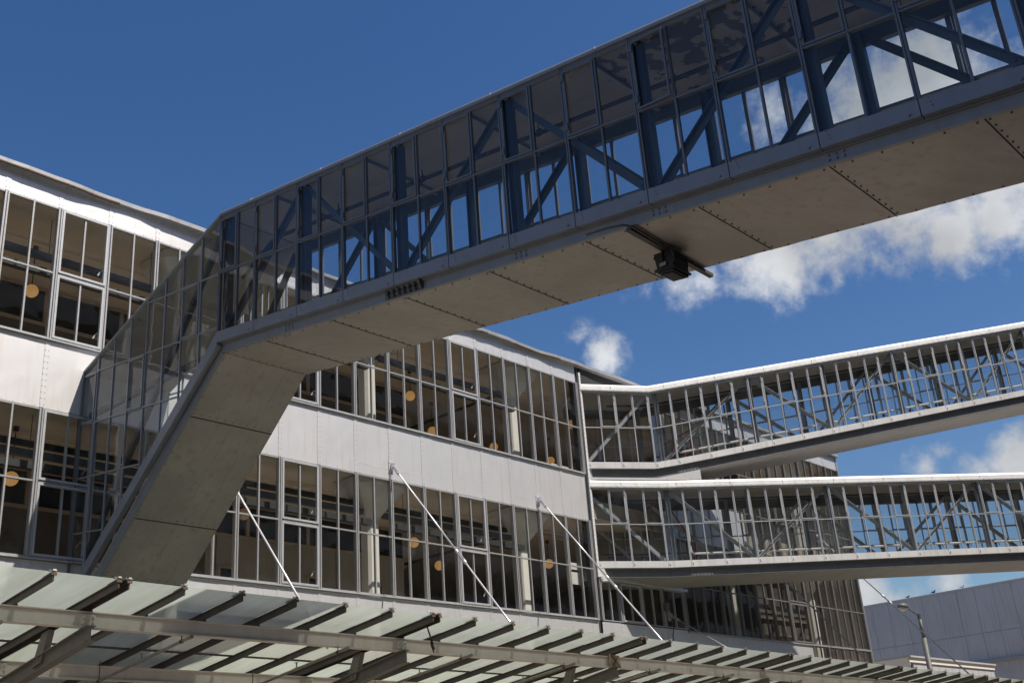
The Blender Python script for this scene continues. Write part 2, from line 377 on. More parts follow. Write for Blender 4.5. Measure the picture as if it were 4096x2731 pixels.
for k in range(-2, 5):
    cx = 18.57 + 5.68 * k
    if not 2.8 < cx < 43.5 or 26 < cx < 31: continue
    for yy in ((21.32, 27.0) if k != 3 else (21.32,)):
        for fz, cz in ((3.76, 8.0), (8.61, 12.44)):
            w = .19; b = MB()
            def ring(h, ww):
                c = ww * .38
                return [(cx + sx * a, yy + sy * d, h) for sx, sy, a, d in ((-1, -1, ww - c, ww), (1, -1, ww - c, ww), (1, -1, ww, ww - c), (1, 1, ww, ww - c), (1, 1, ww - c, ww), (-1, 1, ww - c, ww), (-1, 1, ww, ww - c), (-1, -1, ww, ww - c))]
            rs = [ring(fz, w), ring(cz - .95, w), ring(cz - .2, .78), ring(cz - .01, .8)]
            vs = [p for r_ in rs for p in r_]
            fs = [(i * 8 + j, i * 8 + (j + 1) % 8, i * 8 + 8 + (j + 1) % 8, i * 8 + 8 + j) for i in range(3) for j in range(8)]
            fs.append(tuple(range(7, -1, -1))); fs.append(tuple(range(24, 32)))
            b.add(vs, fs); b.build('column', 'plaster', fac)
# ceiling bands and service runs parallel to the windows
for cz, tz, bz, rz in ((12.44, 11.50, 11.62, 11.0), (7.99, 7.16, 7.42, 6.83)):
    for a, c in [(2.6, 18.2)] + [(18.9 + 5.68 * i, 18.9 + 5.68 * i + 5.0) for i in range(1)] :
        MB().box(a, c, 21.12, 21.24, tz - .06, tz + .08).build('trunking', 'trunk', fac)
        MB().box(a, c, 21.3, 21.42, bz - .04, bz + .07).build('blind_rail', 'blackrail', fac)
        r_ = MB()
        for q in range(4): r_.box(a, c, 20.8 + q * .035, 20.822 + q * .035, rz - .06, rz + .07 - q * .012)
        r_.box(a, c, 20.795, 20.94, rz - .075, rz - .06)
        r_.build('finned_heater', 'heater', fac)
    for yy in (22.3, 22.75): MB().tube([(2.6, yy, cz - .05), (35, yy, cz - .05)], .018, 6).build('conduit', 'ceil_room', fac)
    MB().bar((24.5, 21.6, cz - .5), (24.5, 30, cz - .5), .07, .07).build('service_pipe', 'blackrail', fac)
    for hx in (7.2, 9.6, 12, 14.4, 16.8, 19.6, 21.6): MB().tube([(hx, 21.18, tz + .08), (hx, 21.18, cz)], .008, 5).build('hanger', 'blackrail', fac)
PY = 23.5
for fz, pz, tz, cz, X1 in ((8.6, 11.02, 11.9, 12.46, 21.9), (3.75, 6.72, 7.55, 8.02, 21.7)):
    if cz < 9:
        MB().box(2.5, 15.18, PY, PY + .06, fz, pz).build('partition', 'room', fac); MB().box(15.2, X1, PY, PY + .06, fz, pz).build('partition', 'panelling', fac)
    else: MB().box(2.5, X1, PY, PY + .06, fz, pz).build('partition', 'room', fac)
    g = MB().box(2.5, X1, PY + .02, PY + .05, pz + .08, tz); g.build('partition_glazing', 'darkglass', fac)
    f = MB().box(2.5, X1, PY - .04, PY + .09, pz, pz + .08).box(2.5, X1, PY - .04, PY + .09, tz, tz + .07)
    x = 3.1
    while x < X1: f.box(x - .045, x + .045, PY - .035, PY + .085, pz + .08, tz); x += 1.9
    f.build('partition_frame', 'timber', fac)
    MB().box(2.5, X1, PY, PY + .06, tz + .07, cz).build('bulkhead', 'ceil_room', fac)
    if cz < 9:
        for dx in (15.85, 18.55, 20.6):
            dframe = MB().box(dx - .3, dx + .3, PY - .03, PY - .001, 4.6, 6.0).build('door_frame', 'timber', fac)
            MB().box(dx - .22, dx + .22, PY - .034, PY - .031, 4.6, 5.93).build('door_glass', 'darkglass', dframe)
        for sx in [15.5 + 1.25 * i for i in range(5)]: MB().box(sx - .008, sx + .008, PY - .006, PY - .001, 3.8, pz - .01).build('panel_seam', 'seam', fac)
# brick room in the end block
MB().box(38.6, 44.0, 22.6, 22.8, 2.6, 7.8).build('brick_wall', 'brick', fac)
for x in (39.5, 40.55, 41.6, 42.65): MB().box(x, x + .72, 22.5, 22.58, 6.75, 7.45).build('wall_panel', 'white', fac)
for x in (39.6, 40.4, 41.2, 42.0, 42.8): MB().box(x, x + .5, 22.48, 22.58, 5.58, 5.98).build('wall_panel', 'plaster', fac)
for z in (6.42, 6.2): MB().tube([(39.0, 22.3, z), (43.2, 22.3, z), (43.45, 22.3, z - .2), (43.5, 22.3, 4.6)], .07, 8).build('heating_pipe', 'plaster', fac)
for x in (40.2, 42.4): MB().bar((x - .9, 22.44, 5.0), (x + .9, 22.44, 6.5), .08, .05, (0, 1, 0)).build('brace', 'brick', fac)
# ------------------------------------------------------------------ pendant globes
def globe(pos, cz, label, off=False):
    t = thing('pendant_lamp', label, 'lamp', pos, 'globe lamps hanging in the factory')
    MB().sphere(pos, .15, 24, 14).build('globe', 'globe_off' if off else 'globe', t, True)
    MB().tube([(pos[0], pos[1], pos[2] + .148), (pos[0], pos[1], cz - .03)], .011, 6).build('stem', 'blackrail', t)
    MB().tube([(pos[0], pos[1], cz - .09), (pos[0], pos[1], cz)], .06, 10).build('ceiling_rose', 'blackrail', t)
for pos, up, lab, off in [
 ((9.92, 22.57, 11.354), 1, 'orange globe lamp in the upper windows, far left above the steel panel', 0),
 ((21.81, 23.08, 11.637), 1, 'orange globe lamp high in the upper windows, right of the white column', 0),
 ((24.34, 24.78, 11.477), 1, 'orange globe lamp in the upper windows just left of the opening casement', 0),
 ((28.08, 25.54, 11.83), 1, 'orange globe lamp low in the upper windows, right of the opening casement', 0),
 ((30.45, 24.95, 11.577), 1, 'orange globe lamp lowest and nearest the bridge edge in the upper windows', 0),
 ((28.86, 22.59, 12.0), 1, 'paler orange globe lamp at the top right of the upper windows beside the skewed bridge', 0),
 ((9.71, 22.13, 6.907), 0, 'big orange globe lamp in the lower windows at the left edge', 0),
 ((16.08, 23.2, 7.272), 0, 'pale unlit globe lamp behind the leftmost white tie rod', 1),
 ((22.38, 23.76, 7.403), 0, 'orange globe lamp in the lower windows just right of a white column', 0),
 ((24.23, 24.62, 7.075), 0, 'orange globe lamp low in the lower windows left of the long tie rod', 0),
 ((27.92, 23.32, 7.261), 0, 'orange globe lamp in the lower windows left of the rightmost white turnbuckle rod', 0),
 ((39.9, 22.0, 4.55), 2, 'orange globe lamp at the foot of the glazed end block above the canopy', 0)]:
    globe(pos, {1: 12.46, 0: 8.02, 2: 5.4}[up], lab, off)
sgn = thing('reflection_sheets', 'white notice sheets added inside the lower windows beside the skewed bridge', 'reflection', (25.6, D + .5, 6.2))  # solid white sheets standing in for a reflection in the glass
MB().box(25.98, 26.52, D + .45, D + .47, 6.46, 6.66).build('upper_sheet', 'white', sgn); MB().box(25.98, 26.45, D + .45, D + .47, 6.02, 6.38).build('lower_sheet', 'white', sgn)
ld = thing('window_cabinet', 'white slatted cabinet standing inside the upper windows next to the dark joint', 'cabinet', (26.1, D + .7, 9.4))
MB().box(25.55, 26.4, D + .4, D + .75, 9.25, 9.42).build('lower_box', 'white', ld); MB().box(25.5, 26.3, D + .4, D + .75, 9.44, 9.62).build('upper_box', 'white', ld)

# ------------------------------------------------------------------ bridges
def sweep(b, Q, us, prof):
    """prof: list of (w, base function, offset); closed profile swept along stations."""
    n = len(prof); vs = []
    for u in us:
        for w, fn, off in prof: vs.append(Q(u, w, fn(u) + off))
    fs = []
    for i in range(len(us) - 1):
        for k in range(n): fs.append((i * n + k, i * n + (k + 1) % n, (i + 1) * n + (k + 1) % n, (i + 1) * n + k))
    fs.append(tuple(range(n))[::-1]); fs.append(tuple(range((len(us) - 1) * n, len(us) * n)))
    return b.add(vs, fs)
def rect(w0, w1, fn, a, c): return [(w0, fn, a), (w1, fn, a), (w1, fn, c), (w0, fn, c)]

def glazing(root, Q, S, T, joints, W, mt, sash_first, mats, far=True, trans=1.15, skip_sash=()):
    frame_m, sash_m = mats
    for side in ((0, 1) if far else (0,)):
        w = 0. if side == 0 else W; o = 1 if side == 0 else -1      # o: direction inwards
        for j in range(len(joints) - 1):
            u0, u1 = joints[j], joints[j + 1]; um = (u0 + u1) / 2
            f = MB()
            def vbar(u, a, c, d0, d1, wd):
                f.hexa([Q(u - wd, w + o * d0, a(u)), Q(u + wd, w + o * d0, a(u)), Q(u + wd, w + o * d1, a(u)), Q(u - wd, w + o * d1, a(u)),
                        Q(u - wd, w + o * d0, c(u)), Q(u + wd, w + o * d0, c(u)), Q(u + wd, w + o * d1, c(u)), Q(u - wd, w + o * d1, c(u))])
            vbar(u0 - .017, S, T, -.022, .035, .011); vbar(u0 + .017, S, T, -.022, .035, .011); vbar(u0, S, T, -.004, .05, .007)
            if j == len(joints) - 2: vbar(u1, S, T, -.022, .035, .022)
            full = u1 - u0 > .9
            if full: vbar(um, S, T, -.016, .024, .014)
            def hbar(ua, ub, fn, off, h, d0, d1):
                f.hexa([Q(ua, w + o * d0, fn(ua) + off - h), Q(ub, w + o * d0, fn(ub) + off - h), Q(ub, w + o * d1, fn(ub) + off - h), Q(ua, w + o * d1, fn(ua) + off - h),
                        Q(ua, w + o * d0, fn(ua) + off + h), Q(ub, w + o * d0, fn(ub) + off + h), Q(ub, w + o * d1, fn(ub) + off + h), Q(ua, w + o * d1, fn(ua) + off + h)])
            hbar(u0 + .03, u1 - .03, S, trans, .014, -.02, .035)
            hbar(u0 + .03, u1 - .03, T, -.03, .03, -.012, .035)
            win = f.build('window', frame_m, root)
            g = MB(); us = [u0 + .02, um, u1 - .02]
            for i in range(2):
                for za, zb in (((S, .0), (S, trans)), ((S, trans), (T, -.01))):
                    e = [R(-.0012, .0012) for _ in range(4)]
                    g.quad(Q(us[i], w + o * (.01 + e[0]), za[0](us[i]) + za[1]), Q(us[i + 1], w + o * (.01 + e[1]), za[0](us[i + 1]) + za[1]), Q(us[i + 1], w + o * (.01 + e[2]), zb[0](us[i + 1]) + zb[1]), Q(us[i], w + o * (.01 + e[3]), zb[0](us[i]) + zb[1]))
            g.build('pane', 'bridge_glass', win)
            if full:
                ua, ub = (u0 + .036, um - .018) if sash_first else (um + .018, u1 - .036)
                tilt = .0 if (side or j not in skip_sash) else .05
                s = MB(); t = .03
                def P(u, d, z, ti=tilt): 
                    k = (u - ua) / (ub - ua) * ti
                    return Q(u, w + o * d - k, z)
                def sb(a0, a1, z00, z01, z10, z11, dp=-.03):
                    s.hexa([P(a0, dp, z00), P(a1, dp, z01), P(a1, -.001, z01), P(a0, -.001, z00), P(a0, dp, z10), P(a1, dp, z11), P(a1, -.001, z11), P(a0, -.001, z10)])
                zb_ = lambda u: S(u) + trans + .022
                zt_ = lambda u: T(u) - .075
                sb(ua, ua + t, zb_(ua), zb_(ua + t), zt_(ua), zt_(ua + t)); sb(ub - t, ub, zb_(ub - t), zb_(ub), zt_(ub - t), zt_(ub))
                sb(ua + t, ub - t, zb_(ua + t), zb_(ub - t), zb_(ua + t) + t, zb_(ub - t) + t); sb(ua + t, ub - t, zt_(ua + t) - t, zt_(ub - t) - t, zt_(ua + t), zt_(ub - t))
                so = s.build('sash', sash_m, win)
                hu = ub - t / 2; zz = zb_(hu) - .62 if side else zb_(hu) + .55
                if side:
                    h = MB(); h.bar(Q(hu, w + o * .0, zz), Q(hu, w + o * .09, zz), .035, .035); h.tube([Q(hu, w + o * .09, zz), Q(hu + .07, w + o * .1, zz + .02), Q(hu + .13, w + o * .1, zz - .07)], .012, 6)
                    h.build('handle', 'black', win)
                else:
                    hx = ua if sash_first else ub
                    for hz in (.15, .95): MB().hexa([Q(hx - .02, -.05, zb_(hx) + hz - .05), Q(hx + .02, -.05, zb_(hx) + hz - .05), Q(hx + .02, -.035, zb_(hx) + hz - .05), Q(hx - .02, -.035, zb_(hx) + hz - .05), Q(hx - .02, -.05, zb_(hx) + hz + .05), Q(hx + .02, -.05, zb_(hx) + hz + .05), Q(hx + .02, -.035, zb_(hx) + hz + .05), Q(hx - .02, -.035, zb_(hx) + hz + .05)]).build('hinge', sash_m, win)

def truss(root, Q, S, T, nodes, W, m, top_first, deep=.12, floor=-.02):
    for side in (0, 1):
        w = .15 if side == 0 else W - .15
        for i, u in enumerate(nodes):
            b = MB(); a = V(Q(u + .05, w, S(u) + floor)); c = V(Q(u + .05, w, T(u) - .02)); du = (V(Q(u + 1, w, 0)) - V(Q(u, w, 0))).normalized()
            sgn_ = 1 if side == 0 else -1; nw = (V(Q(u, 1, 0)) - V(Q(u, 0, 0))).normalized()
            for off, ww, hh in ((-.055, .012, .13), (.055, .012, .13)): b.bar(a + du * off, c + du * off, hh, ww, du)
            b.bar(a, c, .014, .10, du)
            b.build('truss_post', m, root)
        for i in range(len(nodes) - 1):
            ua, ub = nodes[i] + .12, nodes[i + 1] - .02
            if (i + (0 if top_first else 1)) % 2 == 0: p, q = Q(ua, w, T(ua) - .1), Q(ub, w, S(ub) + .02)
            else: p, q = Q(ua, w, S(ua) + .02), Q(ub, w, T(ub) - .1)
            nw = (V(Q(ua, 1, 0)) - V(Q(ua, 0, 0))).normalized()
            b = MB(); b.bar(p, q, .1, .016, nw)
            dd = (V(q) - V(p)).normalized(); sd = dd.cross(nw).normalized()
            b.bar(V(p) + sd * .045 - nw * .04, V(q) + sd * .045 - nw * .04, .016, .07, nw)
            for k in range(3):
                for e in (p, q): b.rivet(V(e) + (dd if e is p else -dd) * (.06 + .08 * k) - nw * .009, -nw, .02, .016)
            b.build('diagonal_brace', 'brace_sunlit' if m == 'steel_mid' else m, root)

# --- big foreground bridge, square to the facade
UK = 4.75
def Q1(u, w, z): return (10.27 + w + .03 * max(0, u - UK), D - u, z)
S1 = lambda u: 8.12 - .118 * (u - UK)
T1 = lambda u: S1(u) + 2.31
W1 = 1.92; UE = 19.8
b1 = thing('footbridge', 'large grey glazed footbridge overhead, kinked down to the left onto the factory', 'bridge', Q1(0, W1 / 2, GZ))
j1 = [UK] + [UK + 1.03 + 1.144 * k for k in range(13)]
glazing(b1, Q1, S1, T1, j1, W1, None, True, ('bridge_frame', 'bridge_frame'), True, 1.15, (8,))
truss(b1, Q1, S1, T1, [UK] + [UK + 1.03 + 1.144 * (2 * k + 1) for k in range(6)], W1, 'steel_dark', False)
us = [UK, UE]
for k in range(len(j1) - 1):                               # fascia in bay-long pieces with open joints
    a, c = j1[k] + (.006 if k else 0), j1[k + 1] - .006
    f = MB(); sweep(f, Q1, [a, c], rect(-.02, .09, S1, -.2, 0.))
    for i in range(3): f.rivet(Q1(a + .1 + .012 * i, -.02, S1(a) - .03 - .05 * i), (-1, 0, 0), .012, .01)
    f.rivet(Q1(c - .12, -.02, S1(c) - .14), (-1, 0, 0), .022, .018)
    f.build('sill_fascia', 'bridge_paint', b1)
sweep(MB(), Q1, [UK, UE], rect(W1 - .09, W1 + .02, S1, -.2, 0.)).build('sill_fascia', 'bridge_paint', b1)
f = MB()
sweep(f, Q1, us, rect(.105, .125, S1, -.345, -.2)); sweep(f, Q1, us, rect(.10, .16, S1, -.362, -.346)); sweep(f, Q1, us, rect(.075, .125, S1, -.222, -.204))
for i in range(70):
    u = UK + .1 + i * .214; f.rivet(Q1(u, .06, S1(u) - .2), (0, 0, -1), .011, .01)
for u, n in ((6.5, 3), (11.5, 3), (13.75, 3), (16.1, 3)):
    for k in range(n):
        for dz in (-.255, -.315): f.rivet(Q1(u + .09 * k, .105, S1(u + .09 * k) + dz), (-1, 0, 0), .02, .022)
f.build('edge_beam', 'bridge_paint', b1)
f = MB()
for k in range(6):
    u = 8.98 + .115 * k; f.tube([Q1(u, .11, S1(u) - .245), Q1(u, .04, S1(u) - .245)], .03, 6); f.tube([Q1(u, .11, S1(u) - .315), Q1(u, .05, S1(u) - .315)], .028, 6)
f.hexa([Q1(9.68, .05, S1(9.68) - .34), Q1(9.71, .05, S1(9.71) - .34), Q1(9.71, .12, S1(9.71) - .34), Q1(9.68, .12, S1(9.68) - .34), Q1(9.68, .0, S1(9.68) - .205), Q1(9.71, .0, S1(9.71) - .205), Q1(9.71, .12, S1(9.71) - .205), Q1(9.68, .12, S1(9.68) - .205)])
f.hexa([Q1(8.9, .092, S1(8.9) - .345), Q1(9.7, .092, S1(9.7) - .345), Q1(9.7, .104, S1(9.7) - .345), Q1(8.9, .104, S1(8.9) - .345), Q1(8.9, .092, S1(8.9) - .21), Q1(9.7, .092, S1(9.7) - .21), Q1(9.7, .104, S1(9.7) - .21), Q1(8.9, .104, S1(8.9) - .21)])
f.build('bolted_splice', 'bolts', b1)
sweep(MB(), Q1, us, rect(W1 - .125, W1 - .105, S1, -.33, -.2)).build('edge_beam', 'bridge_paint', b1)
sj = [u for u in [4.16 + 1.705 * k for k in range(1, 10)]]
sj = [5.88, 7.58, 9.26, 10.95, 12.65, 14.36, 16.06, 17.76, 19.4]
edges = [UK] + sj + [UE]
for k in range(len(edges) - 1):
    a, c = edges[k] + .006, edges[k + 1] - .006
    if k == 0: a = UK
    f = MB(); nn = 8
    vs = []; fs = []
    for i in range(nn + 1):
        for j in range(7):
            u = a + (c - a) * i / nn; w = .165 + (W1 - .165) * j / 6
            e = 0 if j in (0,) else (R(-.006, .004) if 0 < i < nn else 0)
            vs.append(Q1(u, w, S1(u) - .36 + e))
    for i in range(nn):
        for j in range(6): fs.append((i * 7 + j, (i + 1) * 7 + j, (i + 1) * 7 + j + 1, i * 7 + j + 1))
    f.add(vs, fs); sweep(f, Q1, [a, c], rect(.165, W1, S1, -.35, -.33))
    nf = len(f.f)
    for k2 in range(11): f.rivet(Q1(a + .038, .2 + .162 * k2, S1(a + .038) - .363), (0, 0, -1), .015, .012)
    for k2 in range(5):
        for w in (.2, W1 - .04): f.rivet(Q1(a + .25 + .34 * k2, w, S1(a + .25 + .34 * k2) - .363), (0, 0, -1), .014, .012)
    two(f.build('soffit_panel', 'soffit', b1), nf, 'rivet')
for u in sj: sweep(MB(), Q1, [u - .0055, u + .0055], rect(.165, W1, S1, -.3675, -.3625)).build('soffit_seam', 'seam', b1)
sweep(MB(), Q1, us, rect(.1, W1 - .1, S1, -.08, -.04)).build('deck', 'floor', b1)
# rounded roof edge, roof and ceiling
f = MB(); sweep(f, Q1, us, [(-.045, T1, .0), (-.045, T1, .05), (-.02, T1, .095), (.05, T1, .125), (.15, T1, .13), (.15, T1, .06), (.05, T1, .0)])
for i in range(52): f.rivet(Q1(UK + .15 + .29 * i, -.045, T1(UK + .15 + .29 * i) + .022), (-1, 0, .1), .011, .012)
f.build('gutter', 'bridge_paint', b1)
f = MB()
for i in range(8):
    u = UK + .9 + 1.9 * i; sweep(f, Q1, [u, u + .02], [(-.052, T1, -.002), (-.052, T1, .05), (-.025, T1, .102), (.05, T1, .132), (.05, T1, .1)])
f.build('gutter_strap', 'bridge_paint', b1)
sweep(MB(), Q1, us, [(W1 + .045, T1, .0), (W1 - .05, T1, 0), (W1 - .15, T1, .13), (W1 - .05, T1, .125), (W1 + .03, T1, .09)]).build('gutter', 'bridge_paint', b1)
sweep(MB(), Q1, us, rect(.1, W1 - .1, T1, .065, .16)).build('roof', 'bridge_paint', b1)
peel(M['ceiling'], .55, .57, Q1(14.2, .7, 9.3 - GZ) and (-.4, -14.3, 10.9), 2.6)
sweep(MB(), Q1, us, rect(.05, W1 - .05, T1, .02, .06)).build('ceiling', 'ceiling', b1)
sweep(MB(), Q1, us, rect(W1 - .13, W1 - .045, T1, -.2, .015)).build('eave_beam', 'steel_dark', b1)
for k in range(7):
    u = UK + 1.03 + 1.144 * (2 * k - .1) + .5
    if UK < u < UE: sweep(MB(), Q1, [u, u + .07], rect(.15, W1 - .15, T1, -.05, .018)).build('ceiling_beam', 'steel_mid', b1)
pp = [Q1(u, 1.0, T1(u) - .17) for u in (5.25, 8, 12, 16, UE)]
MB().tube([Q1(4.0, 1.0, T1(4.0) - .75), Q1(4.9, 1.0, T1(4.9) - .22)] + pp, .035, 8).build('ceiling_pipe', 'blackrail', b1)
h = MB()
for u in (6.8, 8.9, 11.4, 13.3, 15.6): h.tube([Q1(u, 1.0, T1(u) - .17), Q1(u, 1.0, T1(u) + .03)], .01, 6); h.bar(Q1(u, 1.0, T1(u) - .22), Q1(u, 1.0, T1(u) - .1), .09, .025)
h.build('pipe_hanger', 'black', b1)
# sloping end of the big bridge
RI = lambda u: 8.81 + (T1(UK) - 8.81) * u / UK            # roof line
SI = lambda u: S1(UK) - .8 * (UK - u)                     # fascia top
FI = lambda u: S1(UK) - .36 - .86 * (UK - u)              # soffit
ji = [UK - .6 * k for k in range(8)] + [.0]
lv = [1.15, .08, -1.0, -2.1, -3.2]
for side in (0, 1):
    w = 0. if side == 0 else W1; o = 1 if side == 0 else -1
    for k in range(len(ji) - 1):
        ub, ua = ji[k], ji[k + 1]
        if ub - ua < .1: continue
        f = MB(); wd = .02 if k % 2 == 0 else .013
        f.hexa([Q1(ua - wd, w - o * .014, SI(ua)), Q1(ua + wd, w - o * .014, SI(ua)), Q1(ua + wd, w + o * .018, SI(ua)), Q1(ua - wd, w + o * .018, SI(ua)), Q1(ua - wd, w - o * .014, RI(ua)), Q1(ua + wd, w - o * .014, RI(ua)), Q1(ua + wd, w + o * .018, RI(ua)), Q1(ua - wd, w + o * .018, RI(ua))])
        zl = []
        for l in lv:
            za, zb = S1(ua) + l, S1(ub) + l
            if za < RI(ua) - .02 and zb > SI(ub) - .0:
                if za > SI(ua) + .02 or True:
                    f.bar(Q1(ua + .02, w - o * .0, max(za, SI(ua) - .02)), Q1(ub - .02, w - o * .0, zb), .03, .026, (0, 0, 1))
        if k % 3 == 1 and side == 0:     # casement frames
            for l0, l1 in ((lv[1], lv[0]), (lv[2], lv[1])):
                za, zb = S1(ub) + l0 + .03, S1(ub) + l1 - .03
                if za > SI(ub) and S1(ua) + l1 < RI(ua):
                    for uu in (ua + .04, ub - .04): f.hexa([Q1(uu - .016, w - .034, za), Q1(uu + .016, w - .034, za), Q1(uu + .016, w, za), Q1(uu - .016, w, za), Q1(uu - .016, w - .034, zb), Q1(uu + .016, w - .034, zb), Q1(uu + .016, w, zb), Q1(uu - .016, w, zb)])
                    f.bar(Q1(ua + .04, w - .017, za + (ub - ua) * .118), Q1(ub - .04, w - .017, za), .034, .032); f.bar(Q1(ua + .04, w - .017, zb + .05), Q1(ub - .04, w - .017, zb), .034, .032)
        wi = f.build('window', 'frame_end', b1)  # lighter frame tone on the sloping end
        g = MB()
        zs_ = [(SI(ua), SI(ub))]
        for l in sorted(lv):
            if S1(ua) + l > SI(ua) + .05 and S1(ub) + l < RI(ub) - .05 and S1(ua) + l < RI(ua) - .05 and S1(ub) + l > SI(ub) + .05: zs_.append((S1(ua) + l, S1(ub) + l))
        zs_.append((RI(ua), RI(ub)))
        for i in range(len(zs_) - 1):
            e = [R(-.001, .001) for _ in range(4)]
            g.quad(Q1(ua, w + o * (.01 + e[0]), zs_[i][0]), Q1(ub, w + o * (.01 + e[1]), zs_[i][1]), Q1(ub, w + o * (.01 + e[2]), zs_[i + 1][1]), Q1(ua, w + o * (.01 + e[3]), zs_[i + 1][0]))
        g.build('pane', 'bridge_glass', wi)
ui = [.0, UK]
for w0, w1 in ((-.02, .09), (W1 - .09, W1 + .02)): sweep(MB(), Q1, ui, rect(w0, w1, SI, -.26, 0.)).build('sill_fascia', 'bridge_paint', b1)
f = MB(); sweep(f, Q1, ui, rect(.105, .125, FI, -.0, .2)); sweep(f, Q1, ui, rect(.10, .16, FI, -.02, -.004))
for i in range(26): f.rivet(Q1(.15 + .18 * i, .06, SI(.15 + .18 * i) - .26), (0, .6, -1), .013, .012)
f.build('edge_beam', 'bridge_paint', b1)
se = [UK, 3.72, 2.0, .95, 0.]
for k in range(4):
    f = MB(); a, c = se[k + 1] + .005, se[k] - .005
    sweep(f, Q1, [a, c], rect(.165, W1, FI, 0, .02))
    for wl in (.62, 1.05, 1.5): sweep(f, Q1, [a, c], rect(wl, wl + .004, FI, -.003, -.0005))
    nf = len(f.f)
    for i in range(11): f.rivet(Q1(a + .05, .2 + .162 * i, FI(a + .05) - .003), (0, .6, -1), .015, .012)
    n = int((c - a) / .2)
    for i in range(n):
        for w in (.2, W1 - .04): f.rivet(Q1(a + .12 + .2 * i, w, FI(a + .12 + .2 * i) - .003), (0, .6, -1), .014, .012)
    two(f.build('soffit_panel', 'soffit', b1), nf, 'rivet')
for u in se[1:4]: sweep(MB(), Q1, [u - .007, u + .007], rect(.165, W1, FI, -.006, -.002)).build('soffit_seam', 'seam', b1)
sweep(MB(), Q1, ui, rect(.1, W1 - .1, FI, .2, .24)).build('deck', 'floor', b1)
f = MB(); sweep(f, Q1, ui, [(-.04, RI, .0), (-.04, RI, .05), (.05, RI, .09), (.15, RI, .09), (.15, RI, .0)]); f.build('gutter', 'steel_mid', b1)
sweep(MB(), Q1, ui, rect(.155, W1 + .04, RI, .03, .1)).build('roof', 'bridge_paint', b1)
sweep(MB(), Q1, ui, rect(.155, W1 - .05, RI, .0, .025)).build('ceiling', 'ceiling', b1)
for w in (.15, W1 - .15):
    MB().bar(Q1(.3, w, SI(.3) + .4), Q1(UK - .1, w, T1(UK) - .15), .1, .09, (1, 0, 0)).build('diagonal_brace', 'steel_dark', b1)
    MB().bar(Q1(.1, w, 7.9), Q1(UK - .4, w, SI(UK - .4) + .05), .1, .09, (1, 0, 0)).build('diagonal_brace', 'steel_dark', b1)
MB().box(10.215, 10.25, D - .06, D + .05, 3.7, 8.8).build('end_post', 'bridge_frame', b1)

# --- floodlight under the big bridge with its rail
fl = thing('floodlight', 'black box floodlight hung under the soffit of the large footbridge', 'floodlight', (11.63, 7.16, 6.75))
zs = lambda y: 7.756 - .12 * (15.6 - y) - .012
FX0, FX1, FY0, FY1, FZ0, FZ1 = 11.44, 11.83, 7.02, 7.30, 6.36, 6.66
f = MB().hexa([(FX0 + .02, FY0 + .02, FZ0), (FX1 - .02, FY0 + .02, FZ0), (FX1 - .02, FY1 - .02, FZ0 + .03), (FX0 + .02, FY1 - .02, FZ0 + .03), (FX0, FY0, FZ1), (FX1, FY0, FZ1), (FX1, FY1, FZ1 + .02), (FX0, FY1, FZ1 + .02)])
f.hexa([(FX0 - .01, FY0 - .01, FZ0 + .03), (FX1 + .01, FY0 - .01, FZ0 + .03), (FX1 + .01, FY1 + .01, FZ0 + .06), (FX0 - .01, FY1 + .01, FZ0 + .06), (FX0 - .012, FY0 - .012, FZ0 + .06), (FX1 + .012, FY0 - .012, FZ0 + .06), (FX1 + .012, FY1 + .012, FZ0 + .09), (FX0 - .012, FY1 + .012, FZ0 + .09)])
f.hexa([(FX0 - .006, FY0 - .006, FZ1 - .07), (FX1 + .006, FY0 - .006, FZ1 - .07), (FX1 + .006, FY1 + .006, FZ1 - .06), (FX0 - .006, FY1 + .006, FZ1 - .06), (FX0 - .006, FY0 - .006, FZ1 - .03), (FX1 + .006, FY0 - .006, FZ1 - .03), (FX1 + .006, FY1 + .006, FZ1 - .02), (FX0 - .006, FY1 + .006, FZ1 - .02)])
f.build('housing', 'black', fl)
MB().hexa([(FX0 + .05, FY0 + .05, FZ0 - .012), (FX1 - .05, FY0 + .05, FZ0 - .012), (FX1 - .05, FY1 - .05, FZ0 + .014), (FX0 + .05, FY1 - .05, FZ0 + .014), (FX0 + .05, FY0 + .05, FZ0 - .002), (FX1 - .05, FY0 + .05, FZ0 - .002), (FX1 - .05, FY1 - .05, FZ0 + .024), (FX0 + .05, FY1 - .05, FZ0 + .024)]).build('lens', 'darkglass', fl)
MB().box(FX0 - .018, FX0 - .013, FY0 + .1, FY0 + .2, FZ0 + .1, FZ0 + .15).build('maker_plate', 'steel_mid', fl)
for q in (FX0 - .02, FX1 + .02): MB().bar((q, FY0 + .14, FZ0 + .15), (q, FY0 + .12, 6.75), .03, .012).build('bracket', 'black', fl)
MB().tube([(11.5, 7.1, 6.72), (11.43, 7.02, 6.68), (11.41, 6.98, 6.55), (11.43, 7.0, 6.46)], .014, 6).build('cable', 'rafter', fl)
ra = thing('cable_rail', 'dark steel rail and conduit crossing the soffit to the floodlight', 'rail', (11.5, 7.15, 6.73))
MB().bar((10.62, 7.10, zs(7.1) - .03), (12.66, 7.18, zs(7.18) - .03), .07, .05).build('channel', 'rafter', ra)
MB().tube([(10.42, 7.62, 6.76), (10.46, 7.3, 6.74), (10.52, 7.1, 6.72), (10.62, 7.02, 6.69), (11.7, 7.09, 6.68)], .016, 8).build('conduit', 'rafter', ra)

